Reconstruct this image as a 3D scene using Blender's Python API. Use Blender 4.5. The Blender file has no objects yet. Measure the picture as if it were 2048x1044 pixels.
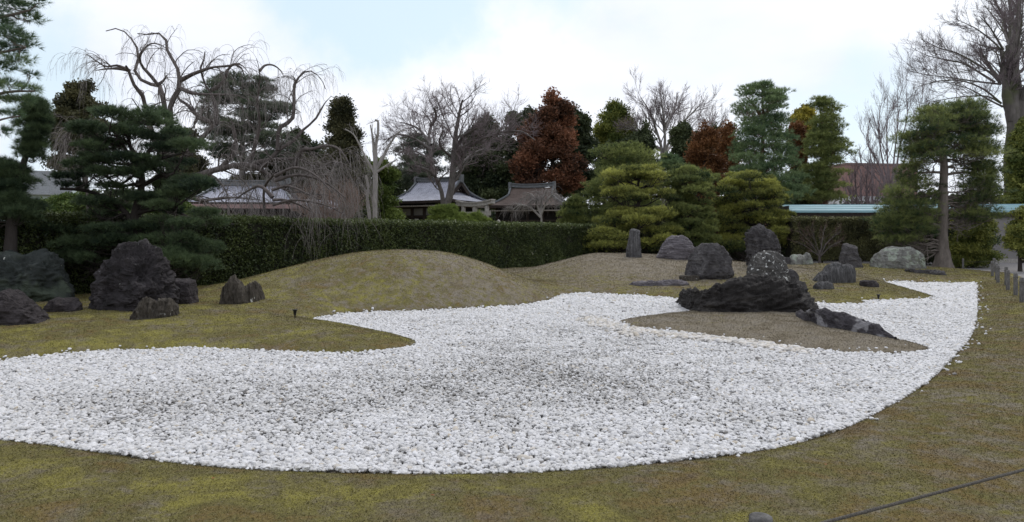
import bpy, math, random
import numpy as np
from mathutils import Vector

# ------------------------------------------------------------------ camera, sky, sun, exposure
F, H, HY = 1384.0, 1.6, 470.0          # focal length in photo pixels, eye height, horizon row
sc = bpy.context.scene
C = sc.collection
cam_d = bpy.data.cameras.new("camera"); cam = bpy.data.objects.new("camera", cam_d); C.objects.link(cam)
cam_d.sensor_width = 36.0; cam_d.lens = 36.0 * F / 2048.0
cam_d.shift_y = -(522.0 - HY) / 2048.0
cam_d.clip_start = 0.05; cam_d.clip_end = 3000
cam.location = (0, 0, H); cam.rotation_euler = (math.radians(90), 0, 0)
sc.camera = cam
sc.view_settings.view_transform = 'Standard'; sc.view_settings.look = 'None'
sc.view_settings.exposure = 0.12; sc.view_settings.gamma = 1.0; sc.view_settings.use_curve_mapping = False
SUN_EL, SUN_AZ = math.radians(48), math.radians(35)      # azimuth measured from +Y towards +X

def build_world():
    w = bpy.data.worlds.new("World"); sc.world = w; w.use_nodes = True
    nt = w.node_tree; nt.nodes.clear(); N = nt.nodes.new; L = nt.links.new
    out = N('ShaderNodeOutputWorld'); bg = N('ShaderNodeBackground'); bg.inputs[1].default_value = 0.1
    sky = N('ShaderNodeTexSky'); sky.sky_type = 'NISHITA'; sky.sun_disc = False
    sky.sun_elevation = SUN_EL; sky.sun_rotation = SUN_AZ; sky.air_density = 1.0; sky.dust_density = 1.5
    tc = N('ShaderNodeTexCoord'); sep = N('ShaderNodeSeparateXYZ'); L(tc.outputs['Generated'], sep.inputs[0])
    mx = N('ShaderNodeMath'); mx.operation = 'MAXIMUM'; mx.inputs[1].default_value = 0.0; L(sep.outputs[2], mx.inputs[0])
    ad = N('ShaderNodeMath'); ad.operation = 'ADD'; ad.inputs[1].default_value = 0.22; L(mx.outputs[0], ad.inputs[0])
    dx = N('ShaderNodeMath'); dx.operation = 'DIVIDE'; L(sep.outputs[0], dx.inputs[0]); L(ad.outputs[0], dx.inputs[1])
    dy = N('ShaderNodeMath'); dy.operation = 'DIVIDE'; L(sep.outputs[1], dy.inputs[0]); L(ad.outputs[0], dy.inputs[1])
    cb = N('ShaderNodeCombineXYZ'); L(dx.outputs[0], cb.inputs[0]); L(dy.outputs[0], cb.inputs[1]); cb.inputs[2].default_value = SKYZ
    n1 = N('ShaderNodeTexNoise'); n1.inputs['Scale'].default_value = 0.8; n1.inputs['Detail'].default_value = 7
    n1.inputs['Roughness'].default_value = 0.52; n1.inputs['Distortion'].default_value = 0.25; L(cb.outputs[0], n1.inputs['Vector'])
    r = N('ShaderNodeValToRGB'); r.color_ramp.elements[0].position = 0.37; r.color_ramp.elements[1].position = 0.53
    r.color_ramp.elements[0].color = (0.8, 0.8, 0.8, 1); r.color_ramp.elements[1].color = (1, 1, 1, 1)
    
    # blue openings in the cloud deck, placed by sky direction
    ym = N('ShaderNodeMath'); ym.operation = 'MAXIMUM'; ym.inputs[1].default_value = .05; L(sep.outputs[1], ym.inputs[0])
    cu = N('ShaderNodeCombineXYZ')
    for i in (0, 2):
        q = N('ShaderNodeMath'); q.operation = 'DIVIDE'; L(sep.outputs[i], q.inputs[0]); L(ym.outputs[0], q.inputs[1]); L(q.outputs[0], cu.inputs[0 if i == 0 else 1])
    nw = N('ShaderNodeTexNoise'); nw.inputs['Scale'].default_value = 5.5; nw.inputs['Detail'].default_value = 6; nw.inputs['Roughness'].default_value = .55; L(cu.outputs[0], nw.inputs['Vector'])
    last = None
    for (u0, v0, a, b, amt) in ((-.20, .345, .24, .095, .9), (-.66, .20, .10, .11, .75), (.53, .15, .17, .09, .7)):
        mp = N('ShaderNodeMapping'); mp.inputs['Location'].default_value = (-u0 / a, -v0 / b, 0); mp.inputs['Scale'].default_value = (1 / a, 1 / b, 0); L(cu.outputs[0], mp.inputs[0])
        ln = N('ShaderNodeVectorMath'); ln.operation = 'LENGTH'; L(mp.outputs[0], ln.inputs[0])
        ad2 = N('ShaderNodeMath'); ad2.operation = 'MULTIPLY_ADD'; ad2.inputs[1].default_value = 3.2; L(nw.outputs[0], ad2.inputs[0]); L(ln.outputs['Value'], ad2.inputs[2])
        mr = N('ShaderNodeMapRange'); mr.interpolation_type = 'SMOOTHSTEP'; mr.inputs[1].default_value = 2.0; mr.inputs[2].default_value = 3.1; mr.inputs[3].default_value = 1 - amt; mr.inputs[4].default_value = 1; L(ad2.outputs[0], mr.inputs[0])
        if last is None: last = mr.outputs[0]
        else: mm = N('ShaderNodeMath'); mm.operation = 'MULTIPLY'; L(last, mm.inputs[0]); L(mr.outputs[0], mm.inputs[1]); last = mm.outputs[0]
    L(n1.outputs[0], r.inputs[0])
    n2 = N('ShaderNodeTexNoise'); n2.inputs['Scale'].default_value = 1.7; n2.inputs['Detail'].default_value = 5; L(cb.outputs[0], n2.inputs['Vector'])
    cc = N('ShaderNodeValToRGB'); cc.color_ramp.elements[0].position = 0.3; cc.color_ramp.elements[1].position = 0.7
    cc.color_ramp.elements[0].color = (8.3, 8.7, 9.7, 1); cc.color_ramp.elements[1].color = (10.2, 10.35, 10.9, 1); L(n2.outputs[0], cc.inputs[0])
    thin = N('ShaderNodeMix'); thin.data_type = 'RGBA'; thin.inputs[0].default_value = 0.78      # thin high veil over the blue
    L(sky.outputs[0], thin.inputs[6]); thin.inputs[7].default_value = (7.4, 9.2, 10.3, 1)
    mix = N('ShaderNodeMix'); mix.data_type = 'RGBA'; mm = N('ShaderNodeMath'); mm.operation = 'MULTIPLY'; L(r.outputs[0], mm.inputs[0]); L(last, mm.inputs[1]); L(mm.outputs[0], mix.inputs[0]); L(thin.outputs[2], mix.inputs[6]); L(cc.outputs[0], mix.inputs[7])
    L(mix.outputs[2], bg.inputs[0]); L(bg.outputs[0], out.inputs[0])
SKYZ = 3.7
build_world()
sd = bpy.data.lights.new("sun", 'SUN'); sd.energy = 1.3; sd.angle = math.radians(11); sd.color = (1, 0.95, 0.88)
so = bpy.data.objects.new("sun", sd); C.objects.link(so)
_sd = Vector((math.sin(SUN_AZ) * math.cos(SUN_EL), math.cos(SUN_AZ) * math.cos(SUN_EL), math.sin(SUN_EL)))
so.rotation_euler = _sd.to_track_quat('Z', 'Y').to_euler()

# ------------------------------------------------------------------ helpers
rng = np.random.default_rng(7)
random.seed(7)
def nrm(v): return v / np.maximum(np.linalg.norm(v, axis=-1, keepdims=True), 1e-9)
def P(px, py, d): return np.array([(px - 1024) / F * d, d, H + (HY - py) / F * d])
def G0(px, py): d = F * H / (py - HY); return np.array([(px - 1024) / F * d, d])

def hsh(i, j, k, s):
    n = (i * 374761393 + j * 668265263 + k * 2147483647 + s * 974634777) & 0xffffffff
    n = ((n ^ (n >> 13)) * 1274126177) & 0xffffffff
    n = ((n ^ (n >> 16)) * 2246822519) & 0xffffffff
    return ((n ^ (n >> 15)) & 0xffff) / 32767.5 - 1.0
def vnoise(p, s=0):
    p = np.asarray(p, float); f = np.floor(p); i = f.astype(np.int64); t = p - f; t = t * t * (3 - 2 * t)
    r = 0
    for a in (0, 1):
        for b in (0, 1):
            for c in (0, 1):
                w = (t[..., 0] if a else 1 - t[..., 0]) * (t[..., 1] if b else 1 - t[..., 1]) * (t[..., 2] if c else 1 - t[..., 2])
                r = r + w * hsh(i[..., 0] + a, i[..., 1] + b, i[..., 2] + c, s)
    return r
def fbm(p, o=4, s=0, g=0.5, ridge=False):
    r, a = 0, 1.0; p = np.asarray(p, float)
    for k in range(o):
        n = vnoise(p * 2 ** k + 17.3 * k, s + k)
        r = r + a * ((1 - 2 * np.abs(n)) if ridge else n); a *= g
    return r
def fbm2(x, y, o=4, s=0, g=0.5): return fbm(np.stack([x, y, np.zeros_like(x) + .37], -1), o, s, g)

def tag(o, label=None, cat=None, group=None, kind=None):
    if label: o['label'] = label
    if cat: o['category'] = cat
    if group: o['group'] = group
    if kind or cat: o['kind'] = kind or 'thing'
    return o
def empty(name, loc=(0, 0, 0), rz=0):
    o = bpy.data.objects.new(name, None); C.objects.link(o); o.location = loc; o.rotation_euler = (0, 0, rz); return o

class Soup:
    def __init__(s): s.v = []; s.f3 = []; s.f4 = []; s.m3 = []; s.m4 = []; s.t = []; s.n = 0
    def add(s, v, f, tint=0.5, mat=0):
        v = np.asarray(v, float).reshape(-1, 3); f = np.asarray(f, np.int64)
        if len(v) == 0: return s
        s.v.append(v); t = np.empty(len(v)); t[:] = tint; s.t.append(t)
        if f.shape[1] == 3: s.f3.append(f + s.n); s.m3.append(np.full(len(f), mat))
        else: s.f4.append(f + s.n); s.m4.append(np.full(len(f), mat))
        s.n += len(v); return s
    def box(s, a, b, tint=.5, mat=0, rz=0, c=None):
        x0, y0, z0 = a; x1, y1, z1 = b
        v = np.array([[x, y, z] for z in (z0, z1) for y in (y0, y1) for x in (x0, x1)], float)
        if rz:
            c = np.array(c if c is not None else [(x0 + x1) / 2, (y0 + y1) / 2, 0]); q = v - c
            v = np.stack([q[:, 0] * math.cos(rz) - q[:, 1] * math.sin(rz), q[:, 0] * math.sin(rz) + q[:, 1] * math.cos(rz), q[:, 2]], -1) + c
        return s.add(v, [[0, 2, 3, 1], [4, 5, 7, 6], [0, 1, 5, 4], [1, 3, 7, 5], [3, 2, 6, 7], [2, 0, 4, 6]], tint, mat)
    def beam(s, a, b, w, h, tint=.5, mat=0):
        a = np.array(a, float); b = np.array(b, float); t = nrm(b - a); u = np.cross(t, [0, 0, 1.0])
        if np.linalg.norm(u) < 1e-3: u = np.array([1.0, 0, 0])
        u = nrm(u); n = np.cross(u, t); v = []
        for c in (a, b):
            for su, sn in ((-1, -1), (1, -1), (1, 1), (-1, 1)): v.append(c + u * su * w / 2 + n * sn * h / 2)
        return s.add(v, [[0, 3, 2, 1], [4, 5, 6, 7], [0, 1, 5, 4], [1, 2, 6, 5], [2, 3, 7, 6], [3, 0, 4, 7]], tint, mat)
    def build(s, name, mats, parent=None, smooth=True, loc=None):
        v = np.concatenate(s.v); t = np.concatenate(s.t)
        if loc is not None: v = v - np.array(loc, float)
        me = bpy.data.meshes.new(name)
        f3 = np.concatenate(s.f3) if s.f3 else np.zeros((0, 3), np.int64)
        f4 = np.concatenate(s.f4) if s.f4 else np.zeros((0, 4), np.int64)
        nl = f3.size + f4.size; npoly = len(f3) + len(f4)
        me.vertices.add(len(v)); me.vertices.foreach_set('co', v.astype(np.float32).ravel())
        me.loops.add(nl); me.loops.foreach_set('vertex_index', np.concatenate([f3.ravel(), f4.ravel()]).astype(np.int32))
        me.polygons.add(npoly)
        ls = np.concatenate([np.arange(len(f3)) * 3, f3.size + np.arange(len(f4)) * 4]).astype(np.int32)
        me.polygons.foreach_set('loop_start', ls)
        if not isinstance(mats, (list, tuple)): mats = [mats]
        for m in mats: me.materials.append(m)
        mi = np.concatenate(([np.concatenate(s.m3)] if s.m3 else []) + ([np.concatenate(s.m4)] if s.m4 else []))
        me.update(calc_edges=True)
        me.polygons.foreach_set('material_index', mi.astype(np.int32))
        me.polygons.foreach_set('use_smooth', np.full(npoly, smooth))
        a = me.attributes.new('tint', 'FLOAT', 'POINT'); a.data.foreach_set('value', t.astype(np.float32))
        me.update()
        o = bpy.data.objects.new(name, me); C.objects.link(o)
        if parent is not None: o.parent = parent
        elif loc is not None: o.location = loc
        return o

# ------------------------------------------------------------------ materials
def newmat(name):
    m = bpy.data.materials.new(name); m.use_nodes = True; nt = m.node_tree
    b = nt.nodes['Principled BSDF']; return m, nt, b
def ramp(nt, src, stops, interp='LINEAR'):
    r = nt.nodes.new('ShaderNodeValToRGB'); r.color_ramp.interpolation = interp
    e = r.color_ramp.elements
    while len(e) < len(stops): e.new(0.5)
    for i, (p, c) in enumerate(stops):
        e[i].position = p; e[i].color = (*c, 1) if len(c) == 3 else c
    nt.links.new(src, r.inputs[0]); return r.outputs[0]
def noise(nt, scale, detail=4, vec=None, rough=0.55, dist=0):
    n = nt.nodes.new('ShaderNodeTexNoise'); n.inputs['Scale'].default_value = scale; n.inputs['Detail'].default_value = detail
    n.inputs['Roughness'].default_value = rough; n.inputs['Distortion'].default_value = dist
    if vec is not None: nt.links.new(vec, n.inputs['Vector'])
    return n.outputs[0]
def mixc(nt, fac, a, b, mode='MIX'):
    m = nt.nodes.new('ShaderNodeMix'); m.data_type = 'RGBA'; m.blend_type = mode
    for s, val in ((0, fac), (6, a), (7, b)):
        if isinstance(val, (int, float)): m.inputs[s].default_value = val
        elif isinstance(val, tuple): m.inputs[s].default_value = (*val, 1)
        else: nt.links.new(val, m.inputs[s])
    return m.outputs[2]
def attr(nt, name, typ='GEOMETRY'):
    a = nt.nodes.new('ShaderNodeAttribute'); a.attribute_name = name; a.attribute_type = typ; return a.outputs['Fac']
def objco(nt, scale=(1, 1, 1), rot=(0, 0, 0)):
    t = nt.nodes.new('ShaderNodeTexCoord'); m = nt.nodes.new('ShaderNodeMapping')
    m.inputs['Scale'].default_value = scale; m.inputs['Rotation'].default_value = rot
    nt.links.new(t.outputs['Object'], m.inputs[0]); return m.outputs[0]
def bump(nt, b, h, strength=0.5, dist=0.02, chain=None):
    n = nt.nodes.new('ShaderNodeBump'); n.inputs['Strength'].default_value = strength; n.inputs['Distance'].default_value = dist
    nt.links.new(h, n.inputs['Height'])
    if chain is not None: nt.links.new(chain, n.inputs['Normal'])
    nt.links.new(n.outputs[0], b.inputs['Normal']); return n.outputs[0]
def math_(nt, op, a, b):
    m = nt.nodes.new('ShaderNodeMath'); m.operation = op
    for i, v in enumerate((a, b)):
        if isinstance(v, (int, float)): m.inputs[i].default_value = v
        else: nt.links.new(v, m.inputs[i])
    return m.outputs[0]

def foliage(name, dark, light, trans=0.25, rough=0.6, scale=0.8):
    m, nt, b = newmat(name); v = objco(nt)
    n = noise(nt, scale, 3, v); f = math_(nt, 'MULTIPLY_ADD', n, 0.5)
    f.node.inputs[2].default_value = -0.25
    t = math_(nt, 'ADD', f, attr(nt, 'tint'))
    col = ramp(nt, t, [(0.0, dark), (1.0, light)])
    nt.links.new(col, b.inputs['Base Color']); b.inputs['Roughness'].default_value = rough
    b.inputs['Specular IOR Level'].default_value = 0.25
    tr = nt.nodes.new('ShaderNodeBsdfTranslucent'); nt.links.new(col, tr.inputs[0])
    mx = nt.nodes.new('ShaderNodeMixShader'); mx.inputs[0].default_value = trans
    nt.links.new(b.outputs[0], mx.inputs[1]); nt.links.new(tr.outputs[0], mx.inputs[2])
    nt.links.new(mx.outputs[0], nt.nodes['Material Output'].inputs[0]); return m
def bark(name, dark, light, scale=6, moss=None):
    m, nt, b = newmat(name); v = objco(nt, (1, 1, 0.3))
    n = noise(nt, scale, 6, v, 0.65); col = ramp(nt, n, [(0.3, dark), (0.7, light)])
    if moss: col = mixc(nt, ramp(nt, noise(nt, 0.7, 4, objco(nt)), [(0.5, (0, 0, 0)), (0.65, (1, 1, 1))]), col, moss)
    col = mixc(nt, math_(nt, 'MULTIPLY', attr(nt, 'tint'), 0.5), col, light)
    nt.links.new(col, b.inputs['Base Color']); b.inputs['Roughness'].default_value = 0.9; b.inputs['Specular IOR Level'].default_value = 0.15
    bump(nt, b, n, 0.8, 0.03); return m
def plain(name, col, rough=0.7, var=0.25, scale=5, bumpd=0.005, spec=0.3, stretch=(1, 1, 1)):
    m, nt, b = newmat(name); v = objco(nt, stretch); n = noise(nt, scale, 5, v, 0.6)
    lo = tuple(c * (1 - var) for c in col); hi = tuple(min(1, c * (1 + var)) for c in col)
    nt.links.new(ramp(nt, n, [(0.3, lo), (0.7, hi)]), b.inputs['Base Color'])
    b.inputs['Roughness'].default_value = rough; b.inputs['Specular IOR Level'].default_value = spec
    bump(nt, b, n, 0.5, bumpd); return m
def rockmat(name, dark, mid, light, lich=0.0, lichc=(0.55, 0.56, 0.53), scale=5, strata=None, moss=0.0, lscale=9, mossc=(.09, .10, .055)):
    m, nt, b = newmat(name); v = objco(nt, strata or (1, 1, 1), (0, math.radians(20) if strata else 0, 0)); v0 = objco(nt)
    n = noise(nt, scale, 9, v, 0.68, 0.4); n2 = noise(nt, scale * 0.35, 4, v0)
    col = ramp(nt, n, [(0.30, dark), (0.52, mid), (0.74, light)])
    col = mixc(nt, ramp(nt, n2, [(0.35, (0, 0, 0)), (0.7, (.6, .6, .6))]), col, mid)
    if moss: col = mixc(nt, ramp(nt, noise(nt, 1.8, 5, v0), [(0.62 - moss * .25, (0, 0, 0)), (0.72 - moss * .2, (.75, .75, .75))]), col, mossc)
    if lich:
        ln = noise(nt, lscale, 3, v0, 0.5, 0.6); th = 0.76 - lich * 0.25
        col = mixc(nt, ramp(nt, ln, [(th, (0, 0, 0)), (th + 0.05, (.9, .9, .9))]), col, lichc)
    vo = nt.nodes.new('ShaderNodeTexVoronoi'); vo.feature = 'DISTANCE_TO_EDGE'; vo.inputs['Scale'].default_value = scale * .8
    nt.links.new(mixc(nt, .25, v, n.node.outputs[1]), vo.inputs['Vector'])
    nt.links.new(col, b.inputs['Base Color']); b.inputs['Roughness'].default_value = 0.85; b.inputs['Specular IOR Level'].default_value = 0.25
    c1 = bump(nt, b, n, 1.0, 0.06)
    bump(nt, b, ramp(nt, vo.outputs[0], [(0, (0, 0, 0)), (.12, (1, 1, 1))]), 0.5, 0.02, c1); return m

# ------------------------------------------------------------------ the ground shape
POLY_PX = [(-420, 870), (-200, 862), (0, 882), (80, 890), (150, 900), (300, 922), (450, 938), (600, 946), (760, 950), (900, 951), (1050, 948), (1200, 940),
 (1320, 929), (1440, 916), (1560, 896), (1650, 872), (1720, 843), (1790, 805), (1840, 775), (1875, 745), (1905, 715), (1928, 690), (1943, 665),
 (1950, 640), (1952, 610), (1951, 585), (1948, 568), (1900, 567), (1850, 566), (1800, 564.5), (1772, 567), (1800, 575), (1840, 586), (1866, 594),
 (1862, 599), (1830, 601), (1780, 602), (1728, 603.5), (1733, 608), (1700, 610), (1630, 608), (1540, 606), (1440, 603), (1357, 599), (1300, 594.5),
 (1250, 591), (1200, 588.5), (1150, 588.5), (1122, 593), (1105, 600), (1080, 606), (1040, 612), (960, 617), (880, 621), (800, 625), (740, 626),
 (700, 628), (660, 634), (622, 642), (660, 648), (700, 654), (750, 664), (800, 674), (828, 683), (836, 689), (822, 696), (780, 703), (720, 708), (640, 709), (560, 707),
 (480, 704), (400, 701), (300, 702), (200, 706), (100, 714), (0, 725), (-200, 745), (-420, 775)]
ISL_PX = [(1236, 645), (1244, 651), (1262, 657), (1300, 663), (1360, 668), (1430, 675), (1500, 684), (1560, 693), (1610, 700), (1680, 706), (1740, 709),
 (1800, 709.5), (1840, 706), (1862, 701), (1850, 695), (1820, 687), (1790, 680), (1750, 660), (1700, 641), (1650, 630), (1600, 624), (1480, 622),
 (1400, 624), (1355, 628), (1300, 634), (1260, 640)]
def close_smooth(px, n=6):
    p = np.array([G0(*q) for q in px]); m = len(p); out = []
    for i in range(m):
        a, b, c, d = p[i - 1], p[i], p[(i + 1) % m], p[(i + 2) % m]
        for k in range(n):
            t = k / n
            out.append(0.5 * ((2 * b) + (c - a) * t + (2 * a - 5 * b + 4 * c - d) * t * t + (3 * b - a - 3 * c + d) * t ** 3))
    return np.array(out)
POLY = close_smooth(POLY_PX, 4); ISL = close_smooth(ISL_PX, 4)
def inside(x, y, poly):
    r = np.zeros(x.shape, bool); a = poly; b = np.roll(poly, -1, 0)
    for (x0, y0), (x1, y1) in zip(a, b):
        if y0 == y1: continue
        c = (y0 > y) != (y1 > y); r ^= c & (x < (x1 - x0) * (y - y0) / (y1 - y0) + x0)
    return r
def dist_poly(x, y, poly):
    r = np.full(x.shape, 1e9); a = poly; b = np.roll(poly, -1, 0)
    for (x0, y0), (x1, y1) in zip(a, b):
        dx, dy = x1 - x0, y1 - y0; l = dx * dx + dy * dy
        if l < 1e-12: continue
        t = np.clip(((x - x0) * dx + (y - y0) * dy) / l, 0, 1)
        r = np.minimum(r, (x - x0 - t * dx) ** 2 + (y - y0 - t * dy) ** 2)
    return np.sqrt(r)
def sdf(x, y):      # > 0 on moss, < 0 on gravel
    do = dist_poly(x, y, POLY); do = np.where(inside(x, y, POLY), -do, do)
    di = dist_poly(x, y, ISL); di = np.where(inside(x, y, ISL), di, -di)
    return np.maximum(do, di)
def sm(a, b, x): t = np.clip((x - a) / (b - a), 0, 1); return t * t * (3 - 2 * t)
def ground_z(x, y, s=None, detail=True):
    x = np.asarray(x, float); y = np.asarray(y, float)
    if s is None: s = sdf(x, y)
    sp = np.maximum(s, 0)
    rim = 0.045 * (1 - np.exp(-sp / 0.07)) + 0.11 * (1 - np.exp(-sp / 0.7))
    rim *= 0.75 + 0.25 * sm(6.5, 10.5, y)
    rim *= 1 - sm(30, 33, y)
    m1x = np.where(x < -2.5, 3.9, 3.2)
    m1 = 1.12 * np.exp(-(np.abs((x + 2.5) / m1x) ** 2.4) - np.abs((y - 17.2) / np.where(y < 17.2, 2.7, 2.6)) ** 2.4)
    m2x = np.where(x < 3.6, 2.4, 5.6)
    m2 = 0.76 * np.exp(-(np.abs((x - 3.6) / m2x) ** 2.2) - np.abs((y - 26.0) / np.where(y < 26, 4.6, 3.2)) ** 2.2)
    m3 = 0.22 * np.exp(-((x - 9.5) / 3.2) ** 2 - ((y - 22.5) / 2.8) ** 2)
    m4 = 0.16 * np.exp(-((x + 7) / 4.5) ** 2 - ((y - 12.2) / 2.4) ** 2)
    m5 = 0.20 * np.exp(-((x - 12.5) / 6) ** 4 - ((y - 31.5) / 4.5) ** 4)
    z = rim + (m1 + m2 + m3 + m4 + m5) * (1 - np.exp(-sp / 0.9))
    z += np.where(s > 0, 1, 0) * 0.012 * fbm2(x * 1.3, y * 1.3, 3, 5) * sm(0.05, 0.5, sp)
    z = np.where(s < 0, -0.12 * (1 - np.exp(s / 0.09)) , z)
    pth = sm(0.0, 0.5, path_side(x, y)); z = z * (1 - pth) - 0.0 * pth
    return z
POSTL = np.array([(-6, -0.1), (-1.2, 1.62), (0.97, 2.70), (2.94, 3.67), (4.9, 5.0), (6.6, 7.0), (8.2, 9.8), (9.8, 12.8), (11.2, 15.2), (12.3, 16.9), (13.4, 18.7), (14.5, 20.3),
                  (15.1, 21.5), (15.9, 22.7), (16.8, 24.2), (18.6, 26.7)], float)
PATH_POLY = np.concatenate([POSTL + np.array([0.35, -0.3]), [(18.3, 28.6), (14, 31.5), (14, 60), (90, 60), (90, -20), (-6, -20)]])
def path_side(x, y):
    d = dist_poly(x, y, PATH_POLY); return np.where(inside(x, y, PATH_POLY), d, -1.0)
def hit(px, py):
    d = np.linspace(2.2, 70, 1800); x = (px - 1024) / F * d; z = H + (HY - py) / F * d
    g = ground_z(x, d); k = np.argmax(z < g)
    return float(d[k]) if (z < g).any() else 60.0
def gz(x, y): return float(ground_z(np.array([float(x)]), np.array([float(y)]))[0])

# moss / dry grass, one material for the sheet and for the tufts that grow on it
def moss_material():
    m, nt, b = newmat('moss'); v = objco(nt)
    n1 = noise(nt, 1.5, 9, v, 0.7, 0.5); n2 = noise(nt, 7, 6, v, 0.7); n3 = noise(nt, 60, 3, v, 0.7); n4 = noise(nt, 2.6, 5, v, 0.6)
    green = ramp(nt, math_(nt, 'SUBTRACT', n1, attr(nt, 'brown')), [(0.30, (.17, .12, .065)), (0.40, (.21, .155, .055)), (0.47, (.165, .15, .055)), (0.54, (.215, .195, .06)), (0.61, (.30, .275, .065)), (0.72, (.22, .215, .075))])
    dry = ramp(nt, n4, [(0.35, (.20, .17, .13)), (0.5, (.275, .24, .19)), (0.68, (.35, .32, .27))])
    dr = attr(nt, 'dry')
    f = math_(nt, 'ADD', dr, math_(nt, 'MULTIPLY', math_(nt, 'SUBTRACT', n2, 0.5), 2.2))
    f = ramp(nt, f, [(0.35, (0, 0, 0)), (0.75, (1, 1, 1))])
    col = mixc(nt, f, green, dry)
    grey = ramp(nt, noise(nt, 2.6, 8, v, 0.75), [(0.50, (0, 0, 0)), (0.62, (.6, .6, .6))])
    col = mixc(nt, grey, col, (.225, .195, .17))
    col = mixc(nt, ramp(nt, n3, [(0.25, (.65, .65, .65)), (0.75, (0, 0, 0))]), col, (.085, .07, .035))
    col = mixc(nt, ramp(nt, noise(nt, 95, 2, v), [(0.66, (0, 0, 0)), (0.76, (.7, .7, .7))]), col, (.55, .50, .42))
    col = mixc(nt, ramp(nt, attr(nt, 'tint'), [(0.55, (0, 0, 0)), (1, (.55, .55, .55))]), col, (.42, .37, .24))
    nt.links.new(col, b.inputs['Base Color']); b.inputs['Roughness'].default_value = 0.95; b.inputs['Specular IOR Level'].default_value = 0.1
    c = bump(nt, b, n2, 0.6, 0.05); bump(nt, b, n3, 1.0, 0.02, c); return m
MOSS = moss_material()
def dryness(x, y):
    a = 0.22 + 0.55 * np.exp(-((x - 3.6) / 5.5) ** 2 - ((y - 26) / 6) ** 2) + 0.45 * np.exp(-((x - 8) / 5) ** 2 - ((y - 24) / 5) ** 2)
    a += 0.65 * inside(x, y, ISL) * (1 - sm(5.5, 6.8, x) * .45)
    a += 0.34 * np.exp(-((x + 1.5) / 4) ** 2 - ((y - 16.5) / 3) ** 2)
    a += 0.12 * sm(1, 6, x) * (y < 12)
    a += 0.10 * sm(20, 28, y)
    return np.clip(a + 0.16 * fbm2(x * .5, y * .5, 3, 9), 0, 1)
def set_dry(o, x, y):
    bb = .05 * sm(-3, 4, x) * sm(13, 9, y) - .03 * np.exp(-((x + 6) / 5) ** 2 - ((y - 10) / 4) ** 2)
    a = o.data.attributes.new('brown', 'FLOAT', 'POINT'); a.data.foreach_set('value', bb.astype(np.float32))
    a = o.data.attributes.new('dry', 'FLOAT', 'POINT'); a.data.foreach_set('value', dryness(x, y).astype(np.float32))
def axis(parts):
    r = [parts[0][0]]
    for a, b, st in parts:
        n = max(1, int(round((b - a) / st))); r += list(a + (b - a) * (np.arange(n) + 1) / n)
    return np.array(r)
xs = axis([(-900, -100, 100), (-100, -26, 6), (-26, -15, .8), (-15, -8, .14), (-8, 9, .07), (9, 20, .12), (20, 30, 1), (30, 100, 7), (100, 900, 100)])
ys = axis([(-900, -60, 100), (-60, 1, 4), (1, 4, .12), (4, 8, .05), (8, 16, .07), (16, 30, .14), (30, 40, .5), (40, 100, 6), (100, 1400, 130)])
gx, gy = np.meshgrid(xs, ys); s_ = np.full(gx.shape, 30.0)
core = (gx > -27) & (gx < 31) & (gy > 0) & (gy < 42)
s_[core] = sdf(gx[core], gy[core]); zz = np.zeros(gx.shape); zz[core] = ground_z(gx[core], gy[core], s_[core])
zz[~core] = 0.0
idx = np.arange(gx.size).reshape(gx.shape)
q = np.stack([idx[:-1, :-1], idx[:-1, 1:], idx[1:, 1:], idx[1:, :-1]], -1).reshape(-1, 4)
o = Soup().add(np.stack([gx, gy, zz], -1), q, 0.0).build('ground', MOSS); tag(o, kind='structure')
set_dry(o, gx.ravel(), gy.ravel())

# moss tufts: short blades scattered over the turf, thicker close by
def turf():
    n = 1700000; u = rng.random(n)
    d = 2.4 * (34 / 2.4) ** (u ** 0.8); x = rng.uniform(-1, 1, n) * (.86 * d + 2.6)
    s = sdf(x, d); k = (s > 0.01) & (path_side(x, d) < 0.05); x, d, s = x[k], d[k], s[k]
    k = rng.random(len(x)) < 0.75; x, d, s = x[k], d[k], s[k]
    # creeping fringe along the rim of the pebbles
    e = np.concatenate([POLY, ISL]); e2 = np.concatenate([np.roll(POLY, -1, 0), np.roll(ISL, -1, 0)]); nr = 90000; q = rng.integers(0, len(e), nr); f = rng.random((nr, 1)); c = e[q] * (1 - f) + e2[q] * f + rng.normal(0, .02, (nr, 2))
    c = c[(c[:, 1] > 2) & (np.abs(c[:, 0]) < c[:, 1] * .8 + 3)]; sc2 = sdf(c[:, 0], c[:, 1]); c, sc2 = c[sc2 > -.012], sc2[sc2 > -.012]; x = np.concatenate([x, c[:, 0]]); d = np.concatenate([d, c[:, 1]]); s = np.concatenate([s, sc2])
    z = ground_z(x, d, s); m = len(x); L = (0.007 + 0.0010 * d) * rng.uniform(.6, 1.4, m)
    dr = nrm(np.stack([rng.normal(0, 1, m), rng.normal(0, 1, m), rng.uniform(.1, 1.5, m)], -1)); side = nrm(np.cross(dr, rng.normal(0, 1, (m, 3))))
    w = (0.0009 + 0.00032 * d)[:, None]; p = np.stack([x, d, z], -1)
    V = np.stack([p - side * w, p + side * w, p + dr * L[:, None]], 1)
    o = Soup().add(V, np.arange(m * 3).reshape(-1, 3), np.repeat(rng.random(m) ** 1.6, 3)).build('grass', MOSS)
    set_dry(o, np.repeat(x, 3), np.repeat(d, 3)); tag(o, 'short moss and dry turf covering the ground and the mounds', 'grass', kind='stuff')
turf()

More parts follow.
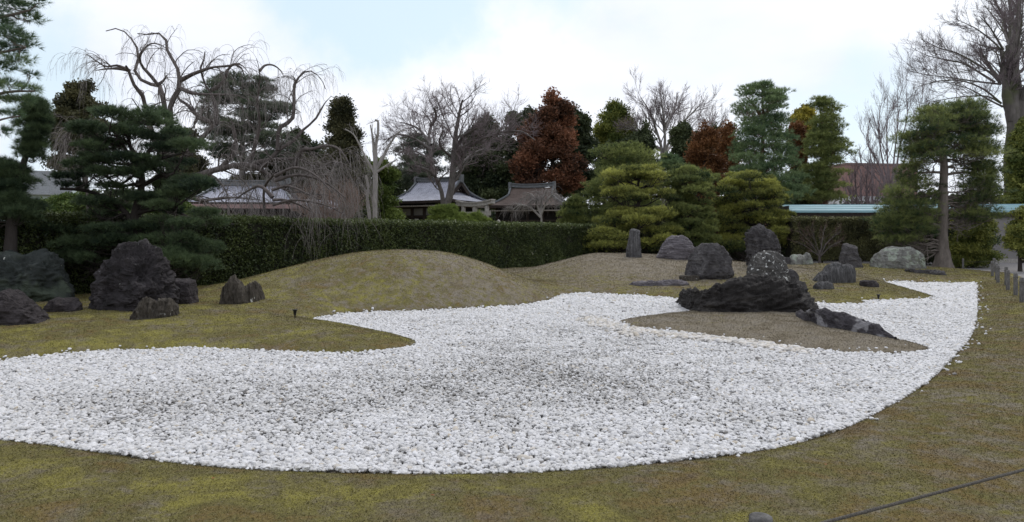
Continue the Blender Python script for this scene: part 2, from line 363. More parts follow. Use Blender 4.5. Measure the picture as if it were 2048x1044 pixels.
# gravel bed and pebbles
def gravel():
    bx0, by0 = POLY.min(0) - .2; bx1, by1 = POLY.max(0) + .2
    m, nt, b = newmat('gravel_bed'); v = objco(nt); vo = nt.nodes.new('ShaderNodeTexVoronoi'); vo.inputs['Scale'].default_value = 26
    nt.links.new(v, vo.inputs['Vector']); nt.links.new(ramp(nt, vo.outputs['Distance'], [(0.1, (.46, .45, .43)), (0.6, (.16, .15, .13))]), b.inputs['Base Color'])
    b.inputs['Roughness'].default_value = .9; bump(nt, b, vo.outputs['Distance'], 1, -.02)
    x = np.linspace(bx0, bx1, 60); y = np.linspace(by0, by1, 60); X, Y = np.meshgrid(x, y); i = np.arange(X.size).reshape(X.shape)
    q = np.stack([i[:-1, :-1], i[:-1, 1:], i[1:, 1:], i[1:, :-1]], -1).reshape(-1, 4)
    tag(Soup().add(np.stack([X, Y, X * 0 - .028], -1), q).build('gravel_bed', m), kind='structure')
    # stones
    pts = []
    for (ya, yb, dens, sz) in ((4.2, 7.5, 2700, .0150), (7.5, 11, 2300, .0155), (11, 15, 1600, .0175), (15, 24.5, 800, .024)):
        n = int((bx1 - bx0) * (yb - ya) * dens); pts.append(np.stack([rng.uniform(bx0, bx1, n), rng.uniform(ya, yb, n), np.full(n, sz)], -1))
    p = np.concatenate(pts); s = sdf(p[:, 0], p[:, 1])
    k = (s < 0.010 + 0.015 * rng.random(len(s)) + .11 * (rng.random(len(s)) < .016) * rng.random(len(s)) * (1 + 1.5 * (p[:, 0] > 3))) & (np.abs(p[:, 0]) < p[:, 1] * .8 + 3.2); p = p[k]; s = s[k]; x, y = p[:, 0], p[:, 1]; n = len(x)
    # strays on the turf along the rim
    patch = np.exp(-((x + 2.9) / 2.1) ** 2 - ((y - 6.7) / .75) ** 2) + 1.0 * np.exp(-((x - .3) / 2.2) ** 2 - ((y - 7.6) / 1.3) ** 2) + .6 * np.exp(-((x - 1.0) / 2.5) ** 2 - ((y - 10.6) / 1.6) ** 2)
    patch = np.clip(patch * .62 + .32 * fbm2(x * 1.2, y * 2.2, 4, 21), 0, 1) * sm(-.05, -.7, s)
    size = p[:, 2] * np.exp(rng.normal(0, .27, n)) * (1 - .25 * patch); big = rng.random(n) < .01; size[big] *= 1.35
    keep = rng.random(n) > patch * .36; tint = np.clip(rng.normal(.84, .10, n) - patch * rng.uniform(0, .5, n), 0, 1)
    dk = rng.random(n) < .015 + .09 * patch; tint[dk] *= .35; warm = (rng.random(n) < .05) * rng.random(n) * .8
    z = np.where(s > .01, 1, 0) * ground_z(x, y, s) + rng.uniform(-.012, .012, n) + size * .1 + .012 * fbm2(x * 2.2, y * 2.2, 3, 4) + 0.02 * np.exp(-np.abs(s) / .1)
    scl = np.stack([size * rng.uniform(.95, 1.35, n), size * rng.uniform(.7, 1.0, n), size * rng.uniform(.5, .78, n)], -1)
    pos = np.stack([x, y, z], -1)[keep]; scl = scl[keep]; tint = tint[keep]; warm = warm[keep]
    scatter('gravel', pos, scl, tint, warm, PEB); tag(bpy.data.objects['gravel'], 'white rounded pebbles filling the winding dry stream', 'gravel', kind='stuff')
    # larger cream stones along the shore of the island
    e = np.array([G0(*q) for q in [(1170, 640), (1200, 648), (1236, 656), (1262, 662), (1300, 668), (1360, 674), (1430, 681), (1500, 689), (1560, 698), (1600, 703)]])
    t = rng.uniform(0, len(e) - 1.001, 950); i = t.astype(int); f = (t - i)[:, None]; c = e[i] * (1 - f) + e[i + 1] * f
    width = np.where(t < 3, .42, .15); c = c + np.stack([rng.normal(0, .1, 950), rng.normal(0, 1, 950) * width], -1)
    ss = sdf(c[:, 0], c[:, 1]); c = c[(ss < .05)]; n = len(c); size = rng.uniform(.02, .047, n)
    return c, size
def pebble_material():
    m, nt, b = newmat('pebble'); t = attr(nt, 'tint', 'INSTANCER'); w = attr(nt, 'warm', 'INSTANCER')
    col = ramp(nt, t, [(0, (.07, .065, .06)), (0.35, (.27, .26, .25)), (0.7, (.58, .575, .57)), (1, (.77, .77, .79))])
    col = mixc(nt, w, col, (.52, .44, .32)); col = mixc(nt, ramp(nt, noise(nt, 3, 4, objco(nt)), [(.5, (0, 0, 0)), (.8, (.35, .35, .35))]), col, (.3, .28, .26))
    nt.links.new(col, b.inputs['Base Color']); b.inputs['Roughness'].default_value = .55; b.inputs['Specular IOR Level'].default_value = .35
    bump(nt, b, noise(nt, 4, 4, objco(nt)), .4, .1); return m
PEB = pebble_material()
def scatter(name, pos, scl, tint, warm, mat, nvar=6):
    n = len(pos); me = bpy.data.meshes.new(name); me.vertices.add(n); me.vertices.foreach_set('co', pos.astype(np.float32).ravel())
    rot = np.stack([rng.normal(0, .3, n), rng.normal(0, .3, n), rng.uniform(0, 6.28, n)], -1)
    for nm, typ, val, key in (('rot', 'FLOAT_VECTOR', rot, 'vector'), ('scl', 'FLOAT_VECTOR', scl, 'vector'), ('tint', 'FLOAT', tint, 'value'), ('warm', 'FLOAT', warm, 'value')):
        a = me.attributes.new(nm, typ, 'POINT'); a.data.foreach_set(key, np.asarray(val, np.float32).ravel())
    a = me.attributes.new('idx', 'INT', 'POINT'); a.data.foreach_set('value', rng.integers(0, nvar, n).astype(np.int32))
    me.materials.append(mat); o = bpy.data.objects.new(name, me); C.objects.link(o)
    ng = bpy.data.node_groups.new(name + '_nodes', 'GeometryNodeTree')
    ng.interface.new_socket('Geometry', in_out='INPUT', socket_type='NodeSocketGeometry'); ng.interface.new_socket('Geometry', in_out='OUTPUT', socket_type='NodeSocketGeometry')
    N = ng.nodes.new; L = ng.links.new; gi = N('NodeGroupInput'); go = N('NodeGroupOutput'); join = N('GeometryNodeJoinGeometry')
    for k in range(nvar):
        ico = N('GeometryNodeMeshIcoSphere'); ico.inputs['Radius'].default_value = 1; ico.inputs['Subdivisions'].default_value = 3
        ps = N('GeometryNodeInputPosition'); add = N('ShaderNodeVectorMath'); add.operation = 'ADD'; add.inputs[1].default_value = (k * 7.1, k * 3.3, k)
        nz = N('ShaderNodeTexNoise'); nz.inputs['Scale'].default_value = .75; nz.inputs['Detail'].default_value = 1.5
        sub = N('ShaderNodeVectorMath'); sub.operation = 'SUBTRACT'; sub.inputs[1].default_value = (.5, .5, .5)
        sca = N('ShaderNodeVectorMath'); sca.operation = 'SCALE'; sca.inputs['Scale'].default_value = 1.15
        sp = N('GeometryNodeSetPosition'); sh = N('GeometryNodeSetShadeSmooth'); sm_ = N('GeometryNodeSetMaterial'); sm_.inputs['Material'].default_value = mat; g2 = N('GeometryNodeGeometryToInstance')
        L(ps.outputs[0], add.inputs[0]); L(add.outputs[0], nz.inputs['Vector']); L(nz.outputs[1], sub.inputs[0]); L(sub.outputs[0], sca.inputs[0])
        L(ico.outputs['Mesh'], sp.inputs['Geometry']); L(sca.outputs[0], sp.inputs['Offset']); L(sp.outputs[0], sh.inputs[0]); L(sh.outputs[0], sm_.inputs[0]); L(sm_.outputs[0], g2.inputs[0]); L(g2.outputs[0], join.inputs[0])
    def na(nm, t):
        a = N('GeometryNodeInputNamedAttribute'); a.data_type = t; a.inputs[0].default_value = nm; return a.outputs[0]
    iop = N('GeometryNodeInstanceOnPoints'); iop.inputs['Pick Instance'].default_value = True
    L(gi.outputs[0], iop.inputs['Points']); L(join.outputs[0], iop.inputs['Instance']); L(na('idx', 'INT'), iop.inputs['Instance Index'])
    L(na('rot', 'FLOAT_VECTOR'), iop.inputs['Rotation']); L(na('scl', 'FLOAT_VECTOR'), iop.inputs['Scale']); L(iop.outputs[0], go.inputs[0])
    md = o.modifiers.new('scatter', 'NODES'); md.node_group = ng; return o
shore, shore_s = gravel()
n_ = len(shore)
tag(scatter('shore_pebbles', np.stack([shore[:, 0], shore[:, 1], shore_s * .3 + .012], -1), np.stack([shore_s * 1.25, shore_s * .9, shore_s * .6], -1),
            np.clip(rng.normal(.74, .12, n_), 0, 1), rng.uniform(0, .55, n_), PEB), 'larger cream cobbles edging the grassy island in the pebbles', 'cobbles', kind='stuff')

m_path, nt, b = newmat('path_grit'); nn = noise(nt, 40, 5, objco(nt), .7)
nt.links.new(ramp(nt, nn, [(.3, (.13, .12, .12)), (.7, (.27, .26, .26))]), b.inputs['Base Color']); b.inputs['Roughness'].default_value = .95; bump(nt, b, nn, 1, .01)
import bmesh
bm = bmesh.new(); bm.faces.new([bm.verts.new((p[0], p[1], .02)) for p in PATH_POLY]); bmesh.ops.triangulate(bm, faces=bm.faces)
me = bpy.data.meshes.new('path'); bm.to_mesh(me); bm.free(); me.materials.append(m_path)
o = bpy.data.objects.new('path', me); C.objects.link(o); tag(o, kind='structure')


def dead_leaves():
    m = plain('dead_leaf', (.20, .075, .03), .8, .4, 30); k = 0
    for px, py in ((562, 806), (352, 796), (545, 703), (1008, 782), (700, 880), (1310, 800), (1120, 900), (860, 1000), (1650, 940), (430, 965)):
        d = hit(px, py) if sdf(*[np.array([v]) for v in G0(px, py)])[0] > 0 else G0(px, py)[1]; x = (px - 1024) / F * d; g = np.random.default_rng(px); L = g.uniform(.022, .034); a = g.uniform(0, 6.28)
        v = np.array([[0, 0, 0], [.3, .28, .10], [.7, .22, .14], [1, 0, .05], [.7, -.22, .16], [.3, -.28, .12], [.5, 0, .02]]) * L; v = np.stack([v[:, 0] * math.cos(a) - v[:, 1] * math.sin(a), v[:, 0] * math.sin(a) + v[:, 1] * math.cos(a), v[:, 2]], -1)
        o = Soup().add(v, [[0, 6, 1], [1, 6, 2], [2, 6, 3], [3, 6, 4], [4, 6, 5], [5, 6, 0]]).build('dead_leaf', m, smooth=False); o.location = (x, d, max(gz(x, d), 0) + .022)
        tag(o, 'small curled russet leaf fallen on the pebbles or the turf', 'leaf', 'fallen leaves')
dead_leaves()

# ------------------------------------------------------------------ tubes, branches, leaves
def catmull(p, k):
    p = np.asarray(p, float); n = len(p)
    if n == 2: t = np.linspace(0, 1, k)[:, None]; return p[0] * (1 - t) + p[1] * t
    e = np.concatenate([[2 * p[0] - p[1]], p, [2 * p[-1] - p[-2]]])
    seg = np.concatenate([[0], np.cumsum(np.linalg.norm(np.diff(p, axis=0), axis=1))]); T = np.linspace(0, seg[-1], k)
    i = np.clip(np.searchsorted(seg, T, 'right') - 1, 0, n - 2); t = ((T - seg[i]) / np.maximum(seg[i + 1] - seg[i], 1e-9))[:, None]
    a, b, c, d = e[i], e[i + 1], e[i + 2], e[i + 3]
    return 0.5 * (2 * b + (c - a) * t + (2 * a - 5 * b + 4 * c - d) * t ** 2 + (3 * b - a - 3 * c + d) * t ** 3)
REF = nrm(np.array([0.31, 0.52, 0.2]))
def tubes(S, Pt, R, sides=6, tint=None, mat=0, rough=0.0):
    Pt = np.asarray(Pt, float); m, k, _ = Pt.shape
    if m == 0: return
    T = np.empty_like(Pt); T[:, 1:-1] = Pt[:, 2:] - Pt[:, :-2]; T[:, 0] = Pt[:, 1] - Pt[:, 0]; T[:, -1] = Pt[:, -1] - Pt[:, -2]; T = nrm(T)
    U = nrm(np.cross(T, REF)); W = np.cross(T, U); a = np.arange(sides) / sides * 2 * np.pi
    rr = R[:, :, None, None]
    V = Pt[:, :, None] + rr * (U[:, :, None] * np.cos(a)[None, None, :, None] + W[:, :, None] * np.sin(a)[None, None, :, None])
    if rough: V = V + (V - Pt[:, :, None]) * rough * fbm(V * np.array([3.5, 3.5, 1.2]), 3, 3)[..., None]
    i = np.arange(m * k * sides).reshape(m, k, sides)
    q = np.stack([i[:, :-1], np.roll(i[:, :-1], -1, 2), np.roll(i[:, 1:], -1, 2), i[:, 1:]], -1).reshape(-1, 4)
    S.add(V, q, np.repeat(rng.random(m) if tint is None else np.full(m, tint), k * sides), mat)
def children(Pt, R, n, t0=.3, t1=1., lenf=.5, ang=.8, trop=(0, 0, 0), wig=.15, k=6, rf=.6, lent=.4, abslen=None, rmin=.003, up0=0.0, zcut=None, zkeep=None):
    m, k0, _ = Pt.shape; j = np.repeat(np.arange(m), n); t = rng.uniform(t0, t1, m * n); f = t * (k0 - 1); i = np.clip(f.astype(int), 0, k0 - 2); fr = (f - i)[:, None]
    if zkeep:
        zz = Pt[j, i, 2]; ok = rng.random(m * n) < np.interp(zz, [zkeep[0], zkeep[1]], [1, zkeep[2]]); j, t, i, fr = j[ok], t[ok], i[ok], fr[ok]
    N_ = len(j)
    p = Pt[j, i] * (1 - fr) + Pt[j, i + 1] * fr; tan = nrm(Pt[j, i + 1] - Pt[j, i]); r0 = R[j, i] * (1 - fr[:, 0]) + R[j, i + 1] * fr[:, 0]
    pl = np.linalg.norm(np.diff(Pt, axis=1), axis=2).sum(1)[j] if abslen is None else np.full(N_, abslen)
    L = pl * lenf * rng.uniform(.6, 1.25, N_) * (1 - lent * t)
    if zcut: L = L * np.interp(p[:, 2], [zcut[0], zcut[1]], [1, zcut[2]])
    pr = nrm(np.cross(tan, rng.normal(0, 1, (N_, 3)))); a = (ang * rng.uniform(.7, 1.3, N_))[:, None]
    d = nrm(tan * np.cos(a) + pr * np.sin(a) + np.array([0, 0, up0])); out = np.empty((N_, k, 3)); out[:, 0] = p; st = (L / (k - 1))[:, None]; tr = np.array(trop) / (k - 1)
    for q in range(1, k):
        out[:, q] = out[:, q - 1] + d * st; d = nrm(d + tr + rng.normal(0, wig, d.shape))
    rr = np.maximum(r0 * rf, rmin)[:, None] * np.linspace(1, .45, k)[None]
    return out, np.maximum(rr, rmin * .5)

def needles(S, pos, dr, L, w, k, spread, tint, curve=0):
    n = len(pos); D = nrm(dr[:, None] + rng.normal(0, spread, (n, k, 3))); side = nrm(np.cross(D, rng.normal(0, 1, (n, k, 3)))) * w
    Ln = (L * rng.uniform(.7, 1.15, (n, k)))[..., None] if np.isscalar(L) else (L[:, None] * rng.uniform(.7, 1.15, (n, k)))[..., None]
    b = np.broadcast_to(pos[:, None], D.shape); V = np.stack([b - side, b + side, b + D * Ln], 2)
    S.add(V, np.arange(n * k * 3).reshape(-1, 3), np.repeat(np.clip(tint, 0, 1), k * 3))
def leaves(S, pos, L, w, k, tint, spread=1.0, jit=.5, dr=None, mat=0):
    n = len(pos); D = rng.normal(0, spread, (n, k, 3))
    if dr is not None: D = D + dr[:, None]
    D = nrm(D); side = nrm(np.cross(D, rng.normal(0, 1, (n, k, 3)))); b = pos[:, None] + rng.normal(0, jit * L, (n, k, 3))
    Ln = L * rng.uniform(.6, 1.3, (n, k, 1)); V = np.stack([b, b + D * Ln * .5 + side * w * .5, b + D * Ln, b + D * Ln * .5 - side * w * .5], 2)
    S.add(V, np.arange(n * k * 4).reshape(-1, 4), np.repeat(np.clip(tint[:, None] + rng.normal(0, .08, (n, k)), 0, 1).ravel(), 4), mat)

# bark and leaf materials
B_DARK = bark('bark_dark', (.018, .015, .014), (.06, .052, .048)); B_GREY = bark('bark_grey', (.075, .068, .066), (.20, .185, .18), 8)
B_CHERRY = bark('bark_cherry', (.045, .038, .036), (.155, .135, .13), 9); B_TWIG = bark('bark_twig', (.165, .15, .145), (.30, .275, .265), 9)
B_RED = bark('bark_red_pine', (.11, .065, .05), (.24, .15, .115), 7); B_PALE = bark('bark_pale', (.17, .16, .155), (.36, .34, .32), 7)
B_BIG = bark('bark_mossy', (.06, .053, .048), (.17, .155, .145), 3, moss=(.085, .095, .045)); B_PINE = bark('bark_pine', (.07, .06, .052), (.19, .165, .145), 7)
B_PURPLE = bark('twig_purplish', (.13, .105, .11), (.23, .19, .20), 9)
L_BLACK = foliage('needles_black_pine', (.020, .038, .024), (.135, .19, .09)); L_YEL = foliage('needles_yellow_green', (.028, .052, .024), (.46, .47, .12), .25)
L_OLIVE = foliage('needles_olive', (.03, .06, .03), (.33, .37, .12)); L_RPINE = foliage('needles_red_pine', (0.0529, 0.1035, 0.0575), (0.2495, 0.3300, 0.1518), .2)
L_DARK = foliage('leaves_dark_evergreen', (0.016, 0.028, 0.016), (0.093, 0.116, 0.050)); L_GREEN = foliage('leaves_green', (0.054, 0.093, 0.023), (0.217, 0.279, 0.070))
L_BRONZE = foliage('sprays_bronze', (.035, .025, .02), (.30, .135, .075)); L_BRONZE2 = foliage('sprays_rust', (.09, .04, .02), (.30, .145, .06))
L_GOLD = foliage('leaves_golden', (0.132, 0.121, 0.017), (0.462, 0.396, 0.066)); L_HEDGE = foliage('hedge_leaves', (0.0176, 0.0296, 0.0136), (0.1240, 0.1552, 0.0496), .15, .4)
L_CYP = foliage('sprays_brown_green', (.03, .034, .018), (.13, .125, .06)); L_SHRUB = foliage('leaves_yellowish', (0.078, 0.109, 0.028), (0.341, 0.341, 0.078))
L_GREYPINE = foliage('needles_grey_pine', (0.046, 0.070, 0.053), (0.178, 0.209, 0.139)); L_HR = foliage('hedge_leaves_olive', (0.034, 0.037, 0.020), (0.202, 0.202, 0.085), .15, .4)
M_CORE = plain('hedge_core', (.018, .018, .012), 1, .4)  # dark box added inside the hedge leaves to block light

def fill_pads(pads, n, d0, flat=1.0, topbias=.35, zj=0.0):
    """pads: (px, py, rx, ry[, dd]) in photo pixels at depth d0 -> points, outward directions and pad ids in metres."""
    c = np.array([P(p[0], p[1], d0 + (p[4] if len(p) > 4 else 0)) for p in pads]); r = np.array([[p[2] * d0 / F, p[2] * d0 / F * .9, p[3] * d0 / F] for p in pads])
    wgt = (r[:, 0] * r[:, 1]) ** .8 * (r[:, 2] / r[:, 2].mean()) ** .5; j = rng.choice(len(pads), n, p=wgt / wgt.sum())
    u = nrm(rng.normal(0, 1, (n, 3))); rad = rng.random((n, 1)) ** .38; u[:, 2] = np.where(u[:, 2] < -.15, -u[:, 2] * rng.choice([1, -1], n, p=[1 - topbias, topbias]), u[:, 2])
    k = 1 + .38 * fbm(u * 2.0 + j[:, None] * 3.1, 2, 3)[:, None]
    q = c[j] + u * r[j] * rad * k; return q, u, j, c, r
def branch_to(S, trunk, targets, r0=.05, sides=5, sag=.12, k=7, mat=0, drop=.25, tip=.25):
    """branches that leave the trunk polyline a little below each target and reach out to it."""
    out = []; rad = []
    for t in targets:
        hz = np.linalg.norm(trunk[:, :2] - t[:2], axis=1); want = t[2] - drop * hz; i = int(np.argmin(np.abs(trunk[:, 2] - want) + .3 * hz)); s = trunk[i]; L = np.linalg.norm(t - s)
        mid = s * .5 + t * .5 + np.array([0, 0, -sag * L]) + rng.normal(0, .07 * L, 3); m2 = s * .8 + t * .2 + rng.normal(0, .035 * L, 3)
        out.append(catmull([s, m2, mid, t], k)); rad.append(np.linspace(1, tip, k) * r0 * (.5 + .35 * L))
    out = np.array(out); rad = np.array(rad); tubes(S, out, rad, sides, mat=mat); return out, rad

def tree(name, label, cat, kind, d0, trunk_px, trunk_r, pads, n, leafm, barkm, nl=.15, nw=.006, nk=12, spread=.45, group=None, limbs=(), up=.6, depth=None,
         rb=.045, twigs=3, padtint=.18, base=.45, topyel=0.0, bottom=None, sides=10, frac_branch=1.0, tipup=0.0):
    gb = bottom if bottom is not None else None
    tp = np.array([P(*(list(q[:2]) + [d0 + (q[2] if len(q) > 2 else 0)])) for q in trunk_px])
    if gb is None: gb = gz(tp[0, 0], tp[0, 1])
    tp[0, 2] = gb - .12
    root = empty(name, (tp[0, 0], tp[0, 1], gb)); tag(root, label, cat, group)
    tk = catmull(tp, 26); rr = np.interp(np.linspace(0, 1, 26), np.linspace(0, 1, len(trunk_r)), trunk_r) * d0 / F
    rr = rr * (1 + .35 * np.exp(-np.arange(26) / 1.2)); W = Soup(); tubes(W, tk[None], rr[None], sides, .3, rough=.22)
    lt = [tk]
    for lp in limbs:
        q = np.array([P(a[0], a[1], d0 + (a[2] if len(a) > 2 else 0)) for a in lp[1:]]); q = catmull(q, 14); lt.append(q); tubes(W, q[None], (np.linspace(1, .35, 14) * lp[0] * d0 / F)[None], 7, .3, rough=.15)
    allp = list(pads)
    if depth is None: depth = 1.0
    wide = (max(p[0] + p[2] for p in pads) - min(p[0] - p[2] for p in pads)) * d0 / F * .5
    full = []
    for p in allp:
        if len(p) > 4: full.append(p); continue
        cx = np.interp(p[1], sorted([a[1] for a in trunk_px]), [a[0] for a in sorted(trunk_px, key=lambda a: a[1])])
        rel = min(1, abs((p[0] - cx) * d0 / F) / max(wide, .1)); dd = wide * depth * math.sqrt(max(0, 1 - rel * rel)) * rng.uniform(.15, .8)
        full.append((*p[:4], -dd)); 
        if dd > .35 * wide * depth: full.append((p[0] + rng.normal(0, p[2] * .5), p[1] + rng.normal(0, p[3] * .4), p[2] * .95, p[3], dd * 1.1))
    q, u, j, c, r = fill_pads(full, n, d0)
    alltk = np.concatenate(lt)
    nb = int(len(c) * frac_branch); br, brr = branch_to(W, alltk, c[:nb] - np.array([0, 0, 1]) * r[:nb, 2:3] * .35, rb, 5)
    if twigs:
        t2, r2 = children(br, brr, twigs * 3, .3, 1, .42, .8, (0, 0, .5), .2, 5, .5, rmin=.006 * d0 / 20); tubes(W, t2, r2, 4)
        t3, r3 = children(t2, r2, 3, .2, 1, .55, .8, (0, 0, .5), .25, 4, .5, rmin=.004 * d0 / 20); tubes(W, t3, r3, 3)
    W.v = [v - np.array([tp[0, 0], tp[0, 1], gb]) for v in W.v]; W.build('trunk', barkm, root)
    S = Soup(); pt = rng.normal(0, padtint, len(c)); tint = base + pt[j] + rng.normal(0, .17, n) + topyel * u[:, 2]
    org = np.array([tp[0, 0], tp[0, 1], gb]); qq = q - org
    if kind == 'needle':
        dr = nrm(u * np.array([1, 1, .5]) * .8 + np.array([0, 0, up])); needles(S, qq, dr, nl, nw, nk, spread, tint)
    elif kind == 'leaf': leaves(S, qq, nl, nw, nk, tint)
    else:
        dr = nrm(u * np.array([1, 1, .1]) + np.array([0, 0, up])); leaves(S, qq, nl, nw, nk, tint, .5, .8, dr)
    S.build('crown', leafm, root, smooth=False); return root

def auto_pads(outline, n, rx, ry, seed=0, depth=.8, shell=.5, d0=40, stagger=True):
    """outline rows (py, left, right): pads spread inside the crown's envelope, depth included."""
    g = np.random.default_rng(seed); o = np.array(sorted(outline), float); out = []; ws = o[:, 2] - o[:, 1]; cum = np.cumsum(np.interp(np.linspace(o[0, 0], o[-1, 0], 200), o[:, 0], ws) + 12); ys_ = np.linspace(o[0, 0], o[-1, 0], 200)
    for k in range(n):
        y = float(np.interp((k + g.random()) / n * cum[-1], cum, ys_)); l = float(np.interp(y, o[:, 0], o[:, 1])); r = float(np.interp(y, o[:, 0], o[:, 2])); hw = (r - l) / 2
        a = g.uniform(-1, 1); a = math.copysign(abs(a) ** .8, a); rad = math.sqrt(1 - a * a) * g.uniform(-1, 1); R = rx * g.uniform(.6, 1.2); R = min(R, max(hw * .8, 4)); e = max(hw - R * .75, 0)
        out.append(((l + r) / 2 + a * e + g.normal(0, R * .22), y, R, ry * g.uniform(.7, 1.25), rad * e * depth * d0 / F))
    return out

def bare(name, label, cat, d0, limbs, barkm, twigm, levels, group=None, bottom=0.0, seed=1, rough=.2, spreadd=0.0):
    """leafless tree: limbs are (radius_px, tip_fraction, [(px, py, dd), ...]); levels are kwargs of children()."""
    b = limbs[0][2][0]; org = P(b[0], b[1], d0 + (b[2] if len(b) > 2 else 0)); org[2] = bottom
    root = empty(name, org); tag(root, label, cat, group); W = Soup(); T = Soup(); Ps = []; Rs = []
    for li, (r, tf, pts) in enumerate(limbs):
        q = np.array([P(a[0], a[1], d0 + (a[2] if len(a) > 2 else 0)) for a in pts])
        if li == 0: q[0, 2] = bottom - .15
        dist = np.linspace(0, 1, len(q))
        if spreadd and li: 
            dd = rng.uniform(-1, 1) * spreadd
            for a, p in enumerate(pts):
                if len(p) < 3: q[a, 1] += dd * dist[a]; q[a, 0] *= q[a, 1] / (q[a, 1] - dd * dist[a]); q[a, 2] = H + (q[a, 2] - H) * q[a, 1] / (q[a, 1] - dd * dist[a])
        q = catmull(q, 16) - org; rr = np.linspace(1, tf, 16) * r * d0 / F
        if li == 0: rr = rr * (1 + .4 * np.exp(-np.arange(16) / 1.0))
        tubes(W, q[None], rr[None], 9, .3, rough=rough if r > 3 else .08); 
        if li or len(limbs) == 1: Ps.append(q); Rs.append(rr)
    Pp, Rr = np.array(Ps), np.array(Rs)
    for li, kw in enumerate(levels):
        kw = dict(kw); src = kw.pop('src', None); s = kw.pop('sides', 4); n = kw.pop('n')
        Pc, Rc = children(Pp, Rr, n, **kw); tubes(W if li == 0 else T, Pc, Rc, s); Pp, Rr = Pc, Rc
    W.build('trunk', barkm, root); T.build('crown', twigm, root); return root

# ------------------------------------------------------------------ rocks
def rock(name, label, rows, mat, dr=.7, base=None, amp=.10, fs=2.2, planes=9, strata=None, group='standing and lying stones set in the moss', seed=0, sq=.8, nz=90, nt=150, extra=(), ridge=True, dy=0, cat='stone'):
    """rows: silhouette (py, left_px, right_px) from the top down; given real distance and thickness from where its foot meets the ground."""
    g = np.random.default_rng(seed + 11); allrows = [rows] + list(extra); l = min(r[1] for r in rows[-2:]); r_ = max(r[2] for r in rows[-2:]); bpy_ = base or rows[-1][0]
    d = hit((l + r_) / 2, bpy_); hwm = max((r[2] - r[1]) for r in rows) / 2 * d / F; d0 = d + hwm * dr * .75 + dy; org = np.array([((l + r_) / 2 - 1024) / F * d0, d0, 0.0]); org[2] = gz(org[0], org[1])
    S = Soup()
    for ri, rw in enumerate(allrows):
        off = 0
        if isinstance(rw, dict): off = rw['dy']; rw = rw['rows']
        rw = np.array(sorted(rw), float); dd = d0 + off; z = H + (HY - rw[:, 0]) / F * dd; xl = (rw[:, 1] - 1024) / F * dd; xr = (rw[:, 2] - 1024) / F * dd
        zb = min(z[-1], org[2]) - .25; z = np.append(z, zb); xl = np.append(xl, xl[-1]); xr = np.append(xr, xr[-1])
        t = np.linspace(0, 1, nz) ** 1.35; Z = z[0] + (z[-1] - z[0]) * t; XL = np.interp(-Z, -z, xl); XR = np.interp(-Z, -z, xr)
        XL[0] = XR[0] = (XL[0] + XR[0]) / 2; hw = (XR - XL) / 2; cx = (XR + XL) / 2; mx = hw.max(); dep = dr * mx * (hw / mx) ** .6; dep[0] = 0
        a = np.linspace(0, 2 * np.pi, nt, endpoint=False); ca, sa = np.cos(a), np.sin(a); ex = sq
        X = cx[:, None] + hw[:, None] * np.sign(ca) * np.abs(ca) ** ex; Y = dd + dep[:, None] * np.sign(sa) * np.abs(sa) ** ex; V = np.stack([X, Y, np.repeat(Z[:, None], nt, 1)], -1).reshape(-1, 3)
        cen = np.array([cx.mean(), dd, (z[0] + z[-1]) / 2]); hz = (z[0] - z[-1]) / 2
        for _ in range(planes):
            nn = g.normal(0, 1, 3); nn[1] = -abs(nn[1]) * 1.3; nn = nn / np.linalg.norm(nn); pr = (V - cen) @ nn; h = np.percentile(pr, 100) * g.uniform(.72, .92); ov = np.maximum(pr - h, 0); V = V - ov[:, None] * nn * .75
        N = nrm((V - cen) / np.array([mx, dr * mx, hz])); sc_ = np.array(strata or (1, 1, 1)); f = fs / max(mx, .25) * .9
        n1 = fbm(V * sc_ * f, 5, seed * 7 + ri, .55, ridge) - (.55 if ridge else 0); n2 = fbm(V * sc_ * f * 4.2, 4, seed * 7 + 50, .6, True) - .6
        fade = np.minimum(1, np.repeat(hw, nt) / (.25 * mx) + .25)[:, None]
        V = V + N * ((n1 * amp * .62 + n2 * amp * .22) * mx)[:, None] * fade
        i = np.arange(nz * nt).reshape(nz, nt); q = np.stack([i[:-1], i[1:], np.roll(i[1:], -1, 1), np.roll(i[:-1], -1, 1)], -1).reshape(-1, 4)
        S.add(V - org, q)
    o = S.build(name, mat, loc=(0, 0, 0)); o.location = org; tag(o, label, cat, group); return o

